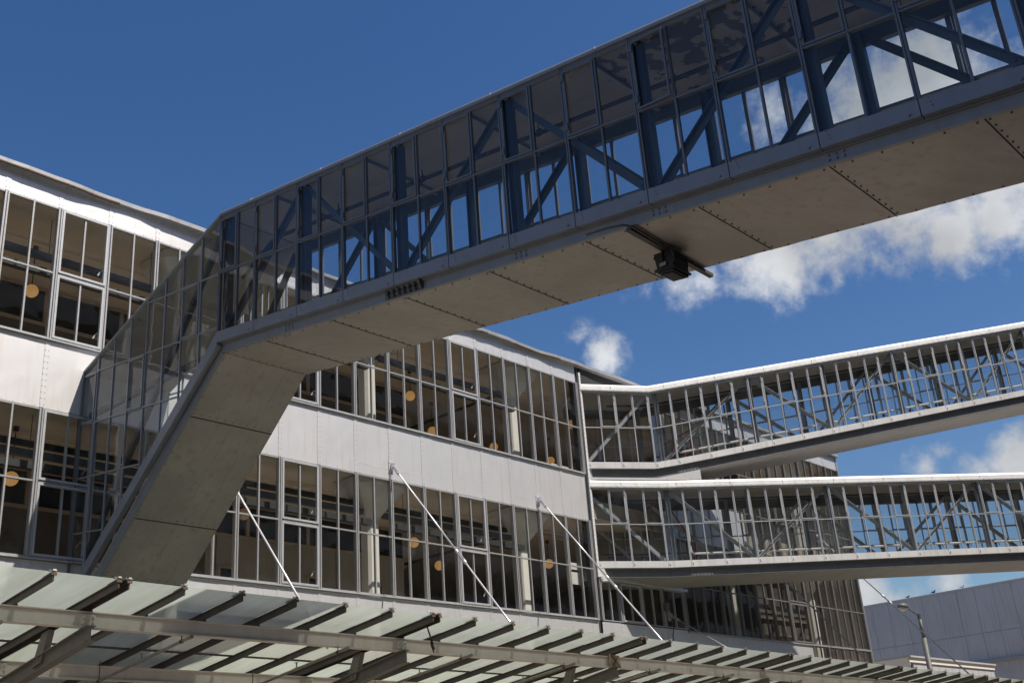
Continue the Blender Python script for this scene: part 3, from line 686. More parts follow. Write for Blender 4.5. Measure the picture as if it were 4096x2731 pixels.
# --- two skewed bridges on the right
AZ = math.radians(56); d2 = V((math.sin(AZ), -math.cos(AZ), 0)); n2 = V((math.cos(AZ), math.sin(AZ), 0)); P2 = V((26.749, D, 0)); TK = 2.28; W2 = 2.0
def Q2(t, w, z): v = P2 + d2 * t + n2 * w; return (v.x, v.y, z)
def skew(label, S, T, nodes, top_first, tend, beam_from):
    r = thing('footbridge', label, 'bridge', Q2(0, W2 / 2, GZ))
    js = [.03, 1.13, TK - .02, TK + .74] + [TK + .74 + 1.127 * k for k in range(1, int((tend - TK) / 1.127))]
    glazing(r, Q2, S, T, js, W2, None, False, ('frame_light', 'frame_light'), True, 1.13)
    truss(r, Q2, S, T, nodes, W2, 'steel_mid', top_first)
    us = [0, TK, tend]
    for k in range(len(js) - 1):
        a, c = js[k] + .006, js[k + 1] - .006
        f = MB(); sweep(f, Q2, [a, c], rect(-.02, .09, S, -.2, 0.)); f.hexa([Q2(a + .05, -.035, S(a) - .12), Q2(a + .08, -.035, S(a) - .12), Q2(a + .08, -.02, S(a) - .12), Q2(a + .05, -.02, S(a) - .12), Q2(a + .05, -.035, S(a) - .05), Q2(a + .08, -.035, S(a) - .05), Q2(a + .08, -.02, S(a) - .05), Q2(a + .05, -.02, S(a) - .05)])
        f.build('sill_fascia', 'white', r)
    sweep(MB(), Q2, us, rect(W2 - .09, W2 + .02, S, -.2, 0.)).build('sill_fascia', 'white', r)
    bs = [beam_from, TK, tend]
    f = MB(); sweep(f, Q2, bs, rect(.09, .11, S, -.46, -.2)); sweep(f, Q2, bs, rect(.07, .15, S, -.475, -.461)); sweep(f, Q2, bs, rect(.06, .11, S, -.31, -.296))
    for u in (TK + .75, 5.8, 8.6, 11.4, 14.2):
        for k in range(5):
            for dz in (-.255, -.38): f.rivet(Q2(u + .12 * k, .09, S(u + .12 * k) + dz), tuple(-n2), .024, .02)
    f.build('edge_beam', 'beam_under', r)
    f = MB(); sweep(f, Q2, [TK + .72, TK + 1.45], rect(.068, .088, S, -.455, -.21))
    for i in range(6):
        for k in range(3): f.rivet(Q2(TK + .79 + .12 * i, .068, S(TK + .79 + .12 * i) - .26 - .075 * k), tuple(-n2), .022, .018)
    f.build('splice_plate', 'beam_under', r)
    sweep(MB(), Q2, bs, rect(W2 - .11, W2 - .09, S, -.46, -.2)).build('edge_beam', 'beam_under', r)
    e = [max(beam_from, .1)] + [TK + 1.1 + 1.69 * k for k in range(int((tend - TK - 1.1) / 1.69) + 1)] + [tend]
    for k in range(len(e) - 1):
        a, c = e[k] + .005, e[k + 1] - .005
        f = MB(); st = [a, TK, c] if a < TK < c else [a, c]
        sweep(f, Q2, st, rect(.155, W2, S, -.475, -.455))
        for i in range(11): f.rivet(Q2(a + .03, .2 + .17 * i, S(a + .03) - .476), (0, 0, -1), .014, .012)
        f.build('soffit_panel', 'soffit2', r)
    sweep(MB(), Q2, us, rect(.1, W2 - .1, S, -.1, -.06)).build('deck', 'floor', r)
    f = MB(); sweep(f, Q2, us, [(-.095, T, -.012), (-.095, T, .035), (-.07, T, .036), (-.06, T, .15), (-.02, T, .215), (.08, T, .25), (.2, T, .255), (.2, T, .1), (.05, T, -.01)])
    u = .2
    while u < tend: f.rivet(Q2(u, -.095, T(u) + .012), tuple(-n2), .014, .012); u += .225
    f.build('gutter', 'white', r)
    f = MB(); u = 1.0
    while u < tend: sweep(f, Q2, [u, u + .012], [(-.075, T, .04), (-.066, T, .152), (-.024, T, .222), (.08, T, .257), (.08, T, .2)]); u += 1.83
    f.build('gutter_joint', 'seamgrey', r)
    sweep(MB(), Q2, us, rect(.2, W2 + .05, T, .1, .24)).build('roof', 'white', r)
    sweep(MB(), Q2, us, rect(.06, W2 - .05, T, .03, .09)).build('ceiling', 'ceil_bridge', r)
    sweep(MB(), Q2, us, rect(W2 - .15, W2 - .05, T, -.26, .02)).build('eave_beam', 'steel_dark', r)
    MB().tube([Q2(u, 1.0, T(u) - .14) for u in (1.2, TK + .3, tend)], .035, 8).build('ceiling_pipe', 'blackrail', r)
    st = TK + .9
    MB().tube([Q2(st, .28, T(st) - .3), Q2(st, .28, S(st) + .34), Q2(st + .1, .28, S(st + .1) + .25), Q2(st + .3, .28, S(st + .3) + .25), Q2(tend, .28, S(tend) + .25)], .035, 10).build('heating_pipe', 'plaster', r)
    MB().tube([Q2(u, W2 - .12, S(u) + .62) for u in (.1, TK, tend)], .02, 8).build('handrail', 'blackrail', r)
    return r
TE = 21.5
S3 = lambda t: 6.675 - .017 * t if t < TK else 6.636 + .0195 * (t - TK)
T3 = lambda t: 8.955 - .014 * t if t < TK else S3(t) + 2.29
S2 = lambda t: 9.765 - .004 * t if t < TK else 9.755 + .190 * (t - TK) - .02
T2 = lambda t: 12.125 - .010 * t if t < TK else S2(t) + 2.36 - .004 * (t - TK)
up = skew('white roofed skewed glass footbridge climbing to the right, the upper of the two', S2, T2, [2.52 + 0., 5.9, 8.72, 11.52, 14.34, 17.15, 19.95], False, TE, .05)
lo = skew('white roofed skewed glass footbridge running nearly level, the lower of the two on the right', S3, T3, [2.50, 5.26, 8.07, 10.88, 13.68, 16.5, 19.3], True, TE, .27)
f = MB(); sweep(f, Q2, [.06, TK, 3.75], [(.03, S3, 2.55), (.05, S3, 2.55), (.05, S2, -.48), (.03, S2, -.48)])
f.build('link_panel', 'alu', up)
for w in (.15, W2 - .15):
    MB().bar(Q2(.1, w, S2(.1) + .05), Q2(TK - .05, w, T2(TK) - .1), .1, .09, tuple(n2)).build('diagonal_brace', 'brace_sunlit', up)
    MB().bar(Q2(.1, w, T3(.1) - .3), Q2(TK - .05, w, S3(TK) + .05), .1, .09, tuple(n2)).build('diagonal_brace', 'brace_sunlit', lo)
MB().hexa([Q2(.02, -.02, 6.08), Q2(.34, -.02, 6.08), Q2(.34, .2, 6.08), Q2(.02, .2, 6.08), Q2(.02, -.02, 6.46), Q2(.2, -.02, 6.46), Q2(.2, .2, 6.46), Q2(.02, .2, 6.46)]).build('corner_flashing', 'white', lo)

for nm, lab, paths in (('stair_railing', 'red tubular stair railing inside the upper skewed bridge near its bend', [[(3.1, 10.74), (4.2, 11.3)], [(3.38, 10.14), (4.15, 10.57)], [(3.42, 9.95), (3.44, 10.92)], [(4.1, 10.1), (4.13, 11.27)]]),
                       ('stair_railing', 'red bent handrail inside the lower skewed bridge near its bend', [[(2.75, 8.85), (3.14, 8.48), (3.6, 7.75), (3.72, 7.3), (3.72, 6.7)], [(2.3, 8.6), (2.75, 8.85)]])):
    rr = thing(nm, lab, 'railing', Q2(3.4, 1.3, 6.6 if len(paths) < 3 else 9.9))
    for q in paths: MB().tube([Q2(t_, 1.3, z_) for t_, z_ in q], .026, 8).build('rail', 'red', rr)

# ------------------------------------------------------------------ glass canopy
def yE(x): return 14.009 - .026 * (x - 7.788)
def CZ(x, v): return 3.226 - .0163 * (x - 7.788) - .12 * v
def C(x, v, h=0): return (x, yE(x) + v, CZ(x, v) + h)
can = thing('canopy', 'long steel and wired glass canopy along the foot of the factory', 'canopy', (16, 18, GZ))
MOD = 5.7; X00 = 7.82; VJ, VW = 3.06, 6.5
rx = []
for m in range(-2, 7):
    for k in range(6):
        x = X00 + MOD * m + k * MOD / 6 - (.03 if k else 0)
        if x < 42.5: rx += [(x - .075, 1), (x + .075, 2)] if k == 0 else [(x, 0)]
for x, t in rx:
    b = MB(); st = [0, VW - .1]
    b.hexa([C(x - .009, .0, -.115), C(x + .009, .0, -.115), C(x + .009, VW - .1, -.115), C(x - .009, VW - .1, -.115), C(x - .009, .0, -.022), C(x + .009, .0, -.022), C(x + .009, VW - .1, -.022), C(x - .009, VW - .1, -.022)])
    b.hexa([C(x - .035, -.01, -.022), C(x + .035, -.01, -.022), C(x + .035, VW - .1, -.022), C(x - .035, VW - .1, -.022), C(x - .035, -.01, -.010), C(x + .035, -.01, -.010), C(x + .035, VW - .1, -.010), C(x - .035, VW - .1, -.010)])
    b.hexa([*[C(x + p_, 1.0 + q_ - .0095 * (x - 7.8), h_) for h_ in (-.148, -.116) for p_, q_ in ((-.02, -.02), (.02, -.02), (.02, .04), (-.02, .04))]])
    ro = b.build('rafter', 'rafter', can)
    c = MB().hexa([C(x - .03, -.025, .012), C(x + .03, -.025, .012), C(x + .03, .25, .012), C(x - .03, .25, .012), C(x - .018, -.02, .038), C(x + .018, -.02, .038), C(x + .018, .25, .038), C(x - .018, .25, .038)])
    c.bar(C(x - .06, -.01, .01), C(x - .06, -.01, .03), .02, .02); c.build('end_clamp', 'clamp', ro)
    rp = MB().hexa([C(x - .036, -.016, -.04), C(x + .036, -.016, -.04), C(x + .036, .0, -.04), C(x - .036, .0, -.04), C(x - .036, -.016, -.004), C(x + .036, -.016, -.004), C(x + .036, .0, -.004), C(x - .036, .0, -.004)])
    rp.build('rusty_tip', 'rust', ro)
for i in range(len(rx) - 1):
    if rx[i][1] == 1: continue
    a, c = rx[i][0] + .012, rx[i + 1][0] - .012; dv = R(-.012, .012)
    b = MB(); b.hexa([C(a, .0 + dv, .0), C(c, .0 + dv, .0), C(c, VJ - .03, .0), C(a, VJ - .03, .0), C(a, .0 + dv, .008), C(c, .0 + dv, .008), C(c, VJ - .03, .008), C(a, VJ - .03, .008)])
    # thin sheet: the translucent shader works on its lower and upper face alike
    b = MB(); b.quad(C(a, dv, .004), C(c, dv, .004), C(c, VJ - .03, .004), C(a, VJ - .03, .004))
    b.build('glass_sheet', 'roof_glass', can)
    b = MB(); n = 9; st = []
    for q in range(n * 2 + 1):
        x = a + (c - a) * q / (n * 2); h = .05 if q % 2 else .0
        st.append((C(x, VJ + .03, h), C(x, VW, h)))
    for q in range(n * 2): b.quad(st[q][0], st[q + 1][0], st[q + 1][1], st[q][1])
    b.build('corrugated_sheet', 'corrugated', can)
XL, XR = rx[0][0] - .1, rx[-1][0] + .1
SK = lambda x: -.0095 * (x - 7.8)
def run(name, m, v0, v1, h0, h1, k=0):
    a, c = k * SK(XL), k * SK(XR)
    b = MB(); b.hexa([C(XL, v0 + a, h0), C(XR, v0 + c, h0), C(XR, v1 + c, h0), C(XL, v1 + a, h0), C(XL, v0 + a, h1), C(XR, v0 + c, h1), C(XR, v1 + c, h1), C(XL, v1 + a, h1)]); return b
run('', '', VJ - .04, VJ + .04, -.012, .0).build('joint_flashing', 'rafter', can)
for i in range(len(rx) - 1):
    if rx[i][1] == 1:
        a, c = rx[i][0], rx[i + 1][0]; MB().hexa([C(a, -.01, .0), C(c, -.01, .0), C(c, VW - .1, .0), C(a, VW - .1, .0), C(a, -.01, .01), C(c, -.01, .01), C(c, VW - .1, .01), C(a, VW - .1, .01)]).build('gap_cover', 'rafter', can)
for v in (1.0, 3.62):
    b = run('', '', v - .012, v + .012, -.352, -.162, 1)
    for o in ((-.045, .045, -.162, -.150), (-.05, .05, -.366, -.353)):
        b2 = run('', '', v + o[0], v + o[1], o[2], o[3], 1); b.add(b2.v, b2.f)
    pu = b.build('purlin', 'purlin', can)
    for m in range(-2, 7):
        x = X00 + MOD * m + .02
        if x > 42: continue
        vv = v + SK(x)
        p_ = MB().hexa([C(x - .1, vv - .03, -.345), C(x + .12, vv - .03, -.345), C(x + .12, vv - .014, -.345), C(x - .1, vv - .014, -.345), C(x - .1, vv - .03, -.175), C(x + .12, vv - .03, -.175), C(x + .12, vv - .014, -.175), C(x - .1, vv - .014, -.175)])
        for dx in (-.055, .085):
            for h in (-.22, -.3): p_.rivet(C(x + dx, vv - .03, h), (0, -1, 0), .026, .035)
        p_.build('splice_plate', 'purlin', pu)
for m in range(-2, 7):
    x = X00 + MOD * m + .02
    if x > 42: continue
    def B(dx, v, h): v += SK(x); return (x + dx, yE(x) + v, CZ(x, 1.0 + SK(x)) - .37 - .165 * (v - 1.0 - SK(x)) + h)
    b = MB(); v0, v1 = .86, VW - .05 - SK(x)
    def bx(a, c, h0, h1, va=v0, vb=v1): b.hexa([B(a, va, h0), B(c, va, h0), B(c, vb, h0), B(a, vb, h0), B(a, va, h1), B(c, va, h1), B(c, vb, h1), B(a, vb, h1)])
    bx(-.012, .012, -.208, -.014); bx(-.075, .075, -.222, -.2085); bx(-.075, .075, -.0135, .0)
    be = b.build('cantilever_beam', 'beam', can)
    b = MB(); b.hexa([B(-.05, 2.15, -.12), B(.05, 2.15, -.12), B(.05, 2.42, -.12), B(-.05, 2.42, -.12), B(-.05, 2.0, .30), B(.05, 2.0, .30), B(.05, 2.2, .30), B(-.05, 2.2, .30)])
    for dv in (2.22, 2.34):
        for hh in (-.07, -.03): b.rivet(B(-.05, dv, hh), (-1, 0, 0), .02, .02)
    b.build('strut_plate', 'beam', can)
run('', '', VW - .1, VW - .02, -.2, -.13).build('wall_bearer', 'purlin', can)

# pipes slung under the canopy
for i, (x, y, lab) in enumerate([(9.33, 14.71, 'galvanised sprinkler pipe under the canopy nearest the left corner'), (12.17, 14.58, 'galvanised sprinkler pipe under the canopy, second from the left'), (14.83, 14.37, 'galvanised sprinkler pipe under the canopy right of the dangling cable'), (17.65, 14.32, 'galvanised sprinkler pipe just left of the wooden board'), (20.3, 14.17, 'galvanised sprinkler pipe just right of the wooden board'), (22.98, 14.04, 'galvanised sprinkler pipe under the canopy third from the right'), (26.0, 14.0, 'galvanised sprinkler pipe under the canopy second from the right'), (28.9, 13.95, 'galvanised sprinkler pipe under the canopy at the far right'), (6.55, 14.8, 'galvanised sprinkler pipe crossing the bottom edge at the far left')]):
    v0 = y - yE(x); h = -.45
    t = thing('sprinkler_pipe', lab, 'pipe', C(x, v0, h), 'sprinkler pipes under the canopy')
    MB().tube([C(x, v0, h), C(x, v0 + .06, h), C(x, VW - .3, h)], .024, 10).build('pipe', 'galv', t, True)
    f = MB().tube([C(x, v0 - .02, h), C(x, v0 + .07, h)], .03, 10); f.build('end_cap', 'galv', t)
    f = MB()
    for v in (v0 + .25, v0 + 2.6): f.tube([C(x, v, h + .02), C(x, v, -.366 if v < 2 else -.14)], .008, 6); f.tube([C(x, v - .025, h), C(x, v + .025, h)], .032, 8)
    f.build('hanger', 'rafter', t)
    f = MB(); v = v0 + 1.35; f.tube([C(x, v, h), C(x, v, h + .1)], .012, 6); f.tube([C(x, v, h + .1), C(x, v, h + .11)], .03, 8); f.tube([C(x, v - .05, h), C(x, v + .05, h)], .032, 8); f.build('sprinkler_head', 'galv', t)
# board tied to the purlin and a loose cable
x = X00 + 2 * MOD + .02
bd = thing('wooden_board', 'pale wooden board tied with wire over the canopy purlin joint', 'board', C(x, .9, -.26))
MB().hexa([*[C(x + p_, q_ - .11, h_) for p_, q_, h_ in ((-.13, .90, -.37), (.19, .92, -.385), (.19, .95, -.385), (-.13, .93, -.37), (-.17, .89, -.12), (.15, .91, -.14), (.15, .94, -.14), (-.17, .92, -.12))]]).build('board', 'wood', bd)
f = MB().tube([C(x - .16, .775, -.13), C(x + .17, .795, -.37)], .008, 6).tube([C(x + .14, .79, -.14), C(x - .12, .78, -.36)], .008, 6); f.build('wire', 'black', bd)
x = X00 + MOD
cb = tag(MB().tube([C(x + .05, .3, -.1), C(x + .12, .32, -.22), C(x + .16, .3, -.36), C(x + .18, .3, -.5)], .014, 6).tube([C(x + .14, .31, -.28), C(x + .2, .33, -.4), C(x + .25, .34, -.46)], .01, 6).tube([C(x + .14, .31, -.28), C(x + .14, .31, -.42), C(x + .19, .3, -.54)], .01, 6).build('loose_cable', 'black'), 'black frayed cable dangling from the canopy rafters in front of the purlin', 'cable')

# ------------------------------------------------------------------ tie rods from facade to canopy
def tie(a, b, lab, r=.022, tb=.52, m='rod', bracket=True):
    a, b = V(a), V(b); t = thing('tie_rod', lab, 'tie rod', tuple(a), 'tie rods holding up the canopy'); d = (b - a).normalized(); L = (b - a).length
    sd = d.cross(V((1, 0, 0))).normalized()
    MB().tube([a + d * .3, a + d * (L * tb - .17)], r, 10).build('upper_rod', m, t, True)
    MB().tube([a + d * (L * tb + .17), b], r, 10).build('lower_rod', m, t, True)
    f = MB(); x = V((1, 0, 0))
    for s in (-1, 1): f.bar(a + d * (L * tb - .2) + x * s * .035, a + d * (L * tb + .2) + x * s * .035, .014, .04, tuple(sd))
    for e in (-.19, .19): f.tube([a + d * (L * tb + e - .045), a + d * (L * tb + e + .045)], .042, 8)
    f.build('turnbuckle', m, t)
    if bracket:
        f = MB().box(a.x - .08, a.x + .08, D - .035, D - .02, a.z - .16, a.z + .14)
        f.box(a.x - .035, a.x - .02, D - .14, D - .035, a.z - .09, a.z + .07); f.box(a.x + .02, a.x + .035, D - .14, D - .035, a.z - .09, a.z + .07)
        for s in (-.05, .05):
            for q in (-.11, .1): f.rivet((a.x + s, D - .035, a.z + q), (0, -1, 0), .018, .016)
        for s in (-.02, .02): f.bar(a + x * s, a + d * .36 + x * s, .012, .075, tuple(sd))
        for q in (.03, .3): f.tube([a + d * q - x * .06, a + d * q + x * .06], .026, 8)
        f.build('bracket', m, t)
def rod_end(x, k, z0, y0=None):
    y, z = D - .09, z0
    while y > 14 and z - k * .01 > CZ(x, y - yE(x)) - .05: y -= .01; z -= k * .01
    return (x, y, z)
tie((12.89, D - .09, 8.235), rod_end(12.89, 1.227, 8.235), 'white tie rod emerging from behind the sloping bridge soffit', tb=.22)
tie((18.566, D - .09, 8.235), rod_end(18.566, 1.227, 8.235), 'long white tie rod fixed to the middle of the riveted panel band', tb=.5)
tie((24.227, D - .09, 8.18), rod_end(24.227, 1.227, 8.18), 'white tie rod with turnbuckle crossing beside the dark joint', tb=.5)
tie((30.16, D - .09, 5.30), rod_end(30.16, .667, 5.30), 'short dull tie rod under the lower skewed bridge', .02, .72, 'alu_frame')
tie((35.55, D - .09, 8.2), rod_end(35.55, 1.227, 8.2), 'dark tie rod crossing the shaded glazed end block', .022, .3, 'steel_mid')  # rod given darker steel to carry its shade
tie((41.2, D - .09, 9.1), rod_end(41.2, 1.227, 9.1), 'shiny tie rod against the sky beside the street lamp', .026, .42, 'rod')
jb = thing('junction_box', 'weathered electrical box with conduit on the front under the lower skewed bridge', 'junction box', (30.0, D - .1, 5.5))
MB().box(29.88, 30.1, D - .14, D - .04, 5.42, 5.68).build('box', 'lamp_metal', jb)
MB().tube([(29.93, D - .08, 6.1), (29.9, D - .1, 5.95), (29.93, D - .09, 5.68)], .018, 8).build('conduit', 'lamp_metal', jb)
MB().tube([(30.2, D - .09, 5.2), (30.24, D - .1, 4.9), (30.16, D - .09, 4.7), (30.16, D - .08, 4.2)], .018, 8).build('drop_pipe', 'lamp_metal', jb)

# ------------------------------------------------------------------ far warehouse, low block, street lamp, birds
XF = 65.0
wh = thing('warehouse', 'large windowless grey clad warehouse at the far right', 'warehouse', (XF + 10, 24, GZ))
y = 44.0; i = 0
ys = []
while y > 8: ys.append(y); y -= 1.03
zb = lambda yy: 9.6 + .0155 * (yy - 20.6)
for i in range(len(ys) - 1):
    a, c = ys[i], ys[i + 1]; st = R(-.006, .006)
    b = MB().box(XF + st, XF + .3, c + .006, a - .006, 7.22, 9.66); b.build('wall_panel', 'cladding', wh)
    b = MB().box(XF + .005 + st, XF + .3, c + .006, a - .006, GZ, 7.2); b.build('wall_panel', 'cladding', wh)
MB().box(XF + .05, XF + .29, ys[-1], 44, GZ, 9.6).build('seam_backing', 'seamgrey', wh)
b = MB().box(XF - .04, XF + .5, ys[-1], 44, 9.665, 9.78); b.build('roof_edge', 'cladding', wh)
MB().box(XF + .31, XF + 22, ys[-1], 44, GZ, 9.62).build('wall', 'cladding', wh)
MB().box(XF - .22, XF - .02, ys[-1], 24.7, 5.62, 5.74).build('gutter', 'seamgrey', wh)
lb = thing('low_building', 'low cream rendered building with flat roof in front of the warehouse', 'building', (55, 21.5, GZ))
MB().box(50, 60.2, 21.5, 23.6, 4.82, 5.02).build('parapet', 'cream', lb)
MB().box(49.95, 60.3, 21.42, 23.7, 5.025, 5.10).build('roof_edge', 'block', lb)
MB().box(50, 50.12, 21.5, 23.6, GZ, 4.815).build('side_wall', 'cream', lb)
MB().box(50.125, 60.2, 21.56, 23.6, GZ, 4.815).build('front_wall', 'block', lb)
f = MB()
for x in [50.9 + .8 * k for k in range(12)]: f.box(x, x + .015, 21.553, 21.558, 2, 4.81)
f.build('block_joint', 'seamgrey', lb)
MB().box(50.19, 50.42, 21.5, 21.557, 2.5, 4.75).build('door', 'dark', lb)
k = 50 / 40.
sl = thing('street_lamp', 'weathered grey street lamp with oval bowl beside the tie rod', 'street lamp', (40.9 * k, 16.9 * k, GZ))
bx_, by_ = 50.25, 20.72
MB().tube([(bx_, by_, GZ), (bx_, by_, 5.75)], .115, 12).build('base_pole', 'lamp_metal', sl, True)
MB().tube([(bx_, by_, 5.7), (bx_, by_, 6.62)], .075, 12).build('upper_pole', 'lamp_metal', sl, True)
MB().tube([(bx_, by_, 6.6), (bx_, by_, 6.8)], .09, 12).build('collar', 'lamp_metal', sl)
MB().tube([(bx_, by_, 6.72), (bx_ - .3, by_ + .12, 6.9), (bx_ - .5, by_ + .2, 7.02)], .035, 8).build('arm', 'lamp_metal', sl)
hc = (bx_ - .78, by_ + .33, 7.13)
MB().sphere(hc, .36, 20, 10, (1.0, .62, .42)).build('lamp_head', 'lamp_metal', sl, True)
MB().sphere((hc[0] - .02, hc[1], hc[2] - .07), .3, 20, 10, (1.0, .6, .45)).build('bowl', 'lamp_glass', sl, True)
def bird(y, lab, pale, s=1.):
    x, z = XF + .1, 9.78
    t = thing('bird', lab, 'bird', (x, y, z), 'birds on the warehouse roof'); b = MB(); s *= .55
    b.sphere((x, y, z + .17 * s), .11 * s, 14, 9, (.8, 1.7, .85)); b.sphere((x, y - .17 * s, z + .3 * s), .062 * s, 12, 8); b.tube([(x, y - .11 * s, z + .2 * s), (x, y - .165 * s, z + .29 * s)], .06 * s, 8, .045 * s)
    b.tube([(x, y + .12 * s, z + .17 * s), (x, y + .34 * s, z + .13 * s)], .05 * s, 8, .015 * s); b.tube([(x, y - .21 * s, z + .3 * s), (x, y - .3 * s, z + .28 * s)], .016 * s, 6, .004)
    b.build('body', 'gull_white' if pale else 'gull_dark', t, True)
    b = MB()
    for q in (-.02, .02): b.tube([(x + q, y, z + .1 * s), (x + q, y, z - .01)], .008, 5)
    b.build('legs', 'rust', t)
bird(27.286, 'small dark bird on the warehouse roof edge, nearest the glazed block', 0, .9); bird(25.717, 'dark bird with raised tail on the warehouse roof edge, the middle one', 0, 1.05); bird(24.0, 'pale gull on the warehouse roof edge, furthest right', 1, 1.1)

# unseen factory behind the viewer, its height and length set for shade and reflections
op = thing('factory_block', 'unseen tall pale factory block across the street, sized for shade and reflections', 'building', (10, -27, GZ))
for k in range(10):
    MB().box(-45, 170, -32, -22, GZ + 4 * k, GZ + 4 * k + 1.5).build('wall_band', 'opp_wall', op)
    MB().box(-45, 170, -31.95, -22.08, GZ + 4 * k + 1.505, GZ + 4 * k + 3.995).build('window_band', 'darkglass', op)
MB().box(-45, 170, -32, -22, GZ + 40, GZ + 41.5).build('parapet', 'opp_wall', op)

# ------------------------------------------------------------------ camera
F, YAW, PITCH, ROLL = 4485.97, -.85702653, .39431733, -.07565803
cy, sy = math.cos(YAW), math.sin(YAW)
fw = V((-sy * math.cos(PITCH), cy * math.cos(PITCH), math.sin(PITCH))); r0 = V((cy, sy, 0)); u0 = r0.cross(fw)
rt = r0 * math.cos(ROLL) + u0 * math.sin(ROLL); upv = -r0 * math.sin(ROLL) + u0 * math.cos(ROLL)
cam = bpy.data.cameras.new('camera'); co = bpy.data.objects.new('camera', cam); COL.objects.link(co)
from mathutils import Matrix
co.matrix_world = Matrix(((rt.x, upv.x, -fw.x, 0), (rt.y, upv.y, -fw.y, 0), (rt.z, upv.z, -fw.z, 0), (0, 0, 0, 1)))
cam.sensor_width = 36; cam.lens = F / 4096 * 36; cam.clip_end = 3000; cam.clip_start = .05
scene.camera = co

# ------------------------------------------------------------------ sun, sky, clouds
sd = V((.31, -1, 1.555)).normalized()
sun = bpy.data.lights.new('sun', 'SUN'); so = bpy.data.objects.new('sun', sun); COL.objects.link(so)
so.rotation_euler = sd.to_track_quat('Z', 'Y').to_euler(); sun.energy = 5.0; sun.angle = math.radians(.5); sun.color = (1, .94, .86)
w = bpy.data.worlds.new('World'); scene.world = w; w.use_nodes = True
nt = w.node_tree; N = nt.nodes; L = nt.links
bg = N['Background']; out = N['World Output']
sky = N.new('ShaderNodeTexSky'); sky.sky_type = 'NISHITA'; sky.sun_disc = False
sky.sun_elevation = math.asin(sd.z); sky.sun_rotation = math.atan2(sd.x, sd.y); sky.altitude = 0; sky.air_density = 1.15; sky.dust_density = .9; sky.ozone_density = 2.5
hs = N.new('ShaderNodeHueSaturation'); hs.inputs['Saturation'].default_value = 1.3; hs.inputs['Hue'].default_value = .509; L.new(sky.outputs[0], hs.inputs['Color'])
L.new(hs.outputs[0], bg.inputs[0]); bg.inputs[1].default_value = .092
tc = N.new('ShaderNodeTexCoord')
def direction(px, py):        # world direction of a cloud seen at this bearing from the street
    X, Y = px * 1.7415, py * 1.7415
    return (fw + rt * ((X - 2048) / F) - upv * ((Y - 1365.5) / F)).normalized()
def math_(op, a, b=None, c=None):
    n = N.new('ShaderNodeMath'); n.operation = op
    for i, q in enumerate((a, b, c)):
        if q is None: continue
        if isinstance(q, (int, float)): n.inputs[i].default_value = q
        else: L.new(q, n.inputs[i])
    return n.outputs[0]
def noise(sc, det, rough=.55, off=0.):
    n = N.new('ShaderNodeTexNoise'); n.inputs['Scale'].default_value = sc; n.inputs['Detail'].default_value = det; n.inputs['Roughness'].default_value = rough
    mp = N.new('ShaderNodeMapping'); mp.inputs['Location'].default_value = (off, off * .7, off * .3); L.new(tc.outputs['Generated'], mp.inputs[0]); L.new(mp.outputs[0], n.inputs['Vector']); return n.outputs[0]
acc = None
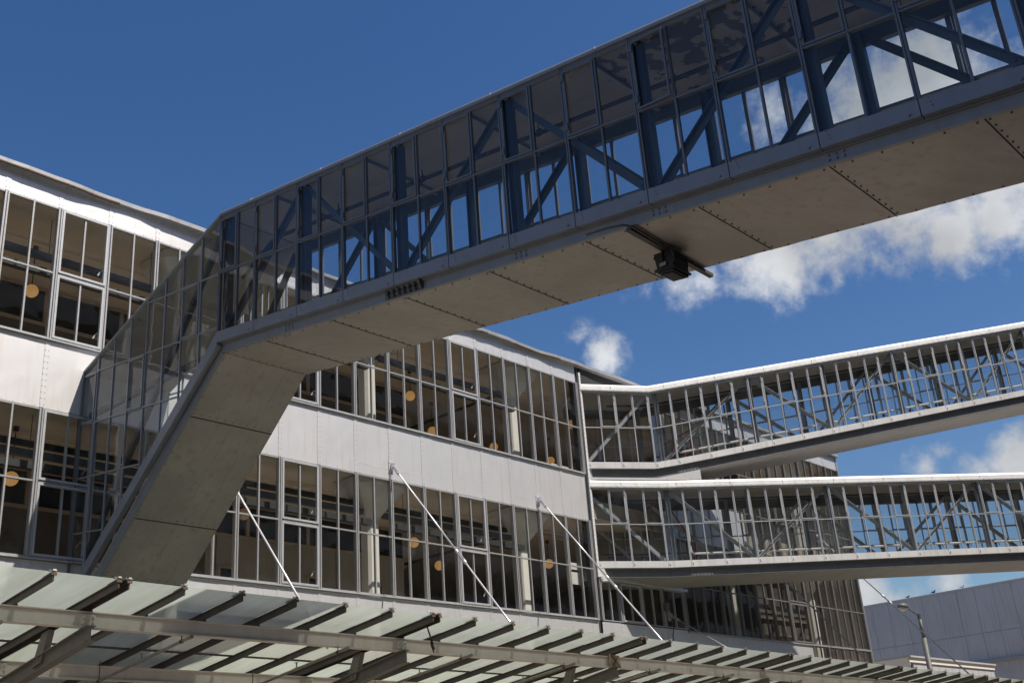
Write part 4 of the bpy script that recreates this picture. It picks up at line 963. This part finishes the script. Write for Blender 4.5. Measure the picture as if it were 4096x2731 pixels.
for x, y, r, g in [(2010, 270, 170, 1), (2130, 230, 180, 1.1), (2230, 300, 190, 1.1), (1900, 290, 120, .8), (1780, 270, 90, .62), (2330, 390, 170, 1), (2050, 440, 190, 1), (2200, 520, 120, .85), (2300, 500, 130, .9), (1900, 540, 130, .9), (1770, 590, 120, .9), (1880, 600, 80, .55), (1560, 650, 75, .42), (2060, 590, 70, .5), (1385, 818, 66, .92), (1325, 772, 52, .46), (1480, 672, 55, .32), (1620, 640, 60, .4), (1700, 626, 60, .5), (2335, 1065, 82, 1), (2250, 1085, 60, .7), (2110, 1082, 60, .5), (1990, 1362, 75, .95), (2070, 1385, 60, .55), (2180, 1340, 50, .55), (2170, 1035, 40, .35)]:
    vd = N.new('ShaderNodeVectorMath'); vd.operation = 'DISTANCE'; vd.inputs[1].default_value = direction(x, y); L.new(tc.outputs['Generated'], vd.inputs[0])
    mr = N.new('ShaderNodeMapRange'); mr.inputs[1].default_value = 0; mr.inputs[2].default_value = r * 1.7415 / F * 1.25; mr.inputs[3].default_value = g; mr.inputs[4].default_value = 0
    L.new(vd.outputs['Value'], mr.inputs[0])
    acc = mr.outputs[0] if acc is None else math_('MAXIMUM', acc, mr.outputs[0])
n1 = math_('SUBTRACT', noise(17, 9, .6), .5); n2_ = math_('SUBTRACT', noise(60, 6, .6, 3.1), .5)
dens = math_('ADD', math_('MULTIPLY_ADD', n1, 1.3, acc), math_('MULTIPLY', n2_, .7))
mask = math_('MULTIPLY', acc, 6.0); mk = N.new('ShaderNodeClamp'); L.new(mask, mk.inputs[0])
cl = N.new('ShaderNodeMapRange'); cl.interpolation_type = 'SMOOTHSTEP'; cl.inputs[1].default_value = .14; cl.inputs[2].default_value = .8; L.new(dens, cl.inputs[0])
fac_ = math_('MULTIPLY', cl.outputs[0], mk.outputs[0]); fac_ = math_('MULTIPLY', fac_, .96)
shade = N.new('ShaderNodeMapRange'); shade.inputs[1].default_value = .35; shade.inputs[2].default_value = .68; shade.inputs[3].default_value = .50; shade.inputs[4].default_value = .86; L.new(noise(9, 5, .5, 7.7), shade.inputs[0])
bc = N.new('ShaderNodeBackground'); bc.inputs[0].default_value = (.95, .97, 1, 1); L.new(shade.outputs[0], bc.inputs[1])
mx = N.new('ShaderNodeMixShader'); L.new(fac_, mx.inputs[0]); L.new(bg.outputs[0], mx.inputs[1]); L.new(bc.outputs[0], mx.inputs[2]); L.new(mx.outputs[0], out.inputs[0])

# ------------------------------------------------------------------ render settings
scene.render.engine = 'CYCLES'
scene.cycles.max_bounces = 10; scene.cycles.diffuse_bounces = 4; scene.cycles.glossy_bounces = 4; scene.cycles.transmission_bounces = 6; scene.cycles.transparent_max_bounces = 24
scene.cycles.use_denoising = True
scene.view_settings.view_transform = 'Standard'; scene.view_settings.look = 'None'; scene.view_settings.gamma = 1; scene.view_settings.exposure = .1
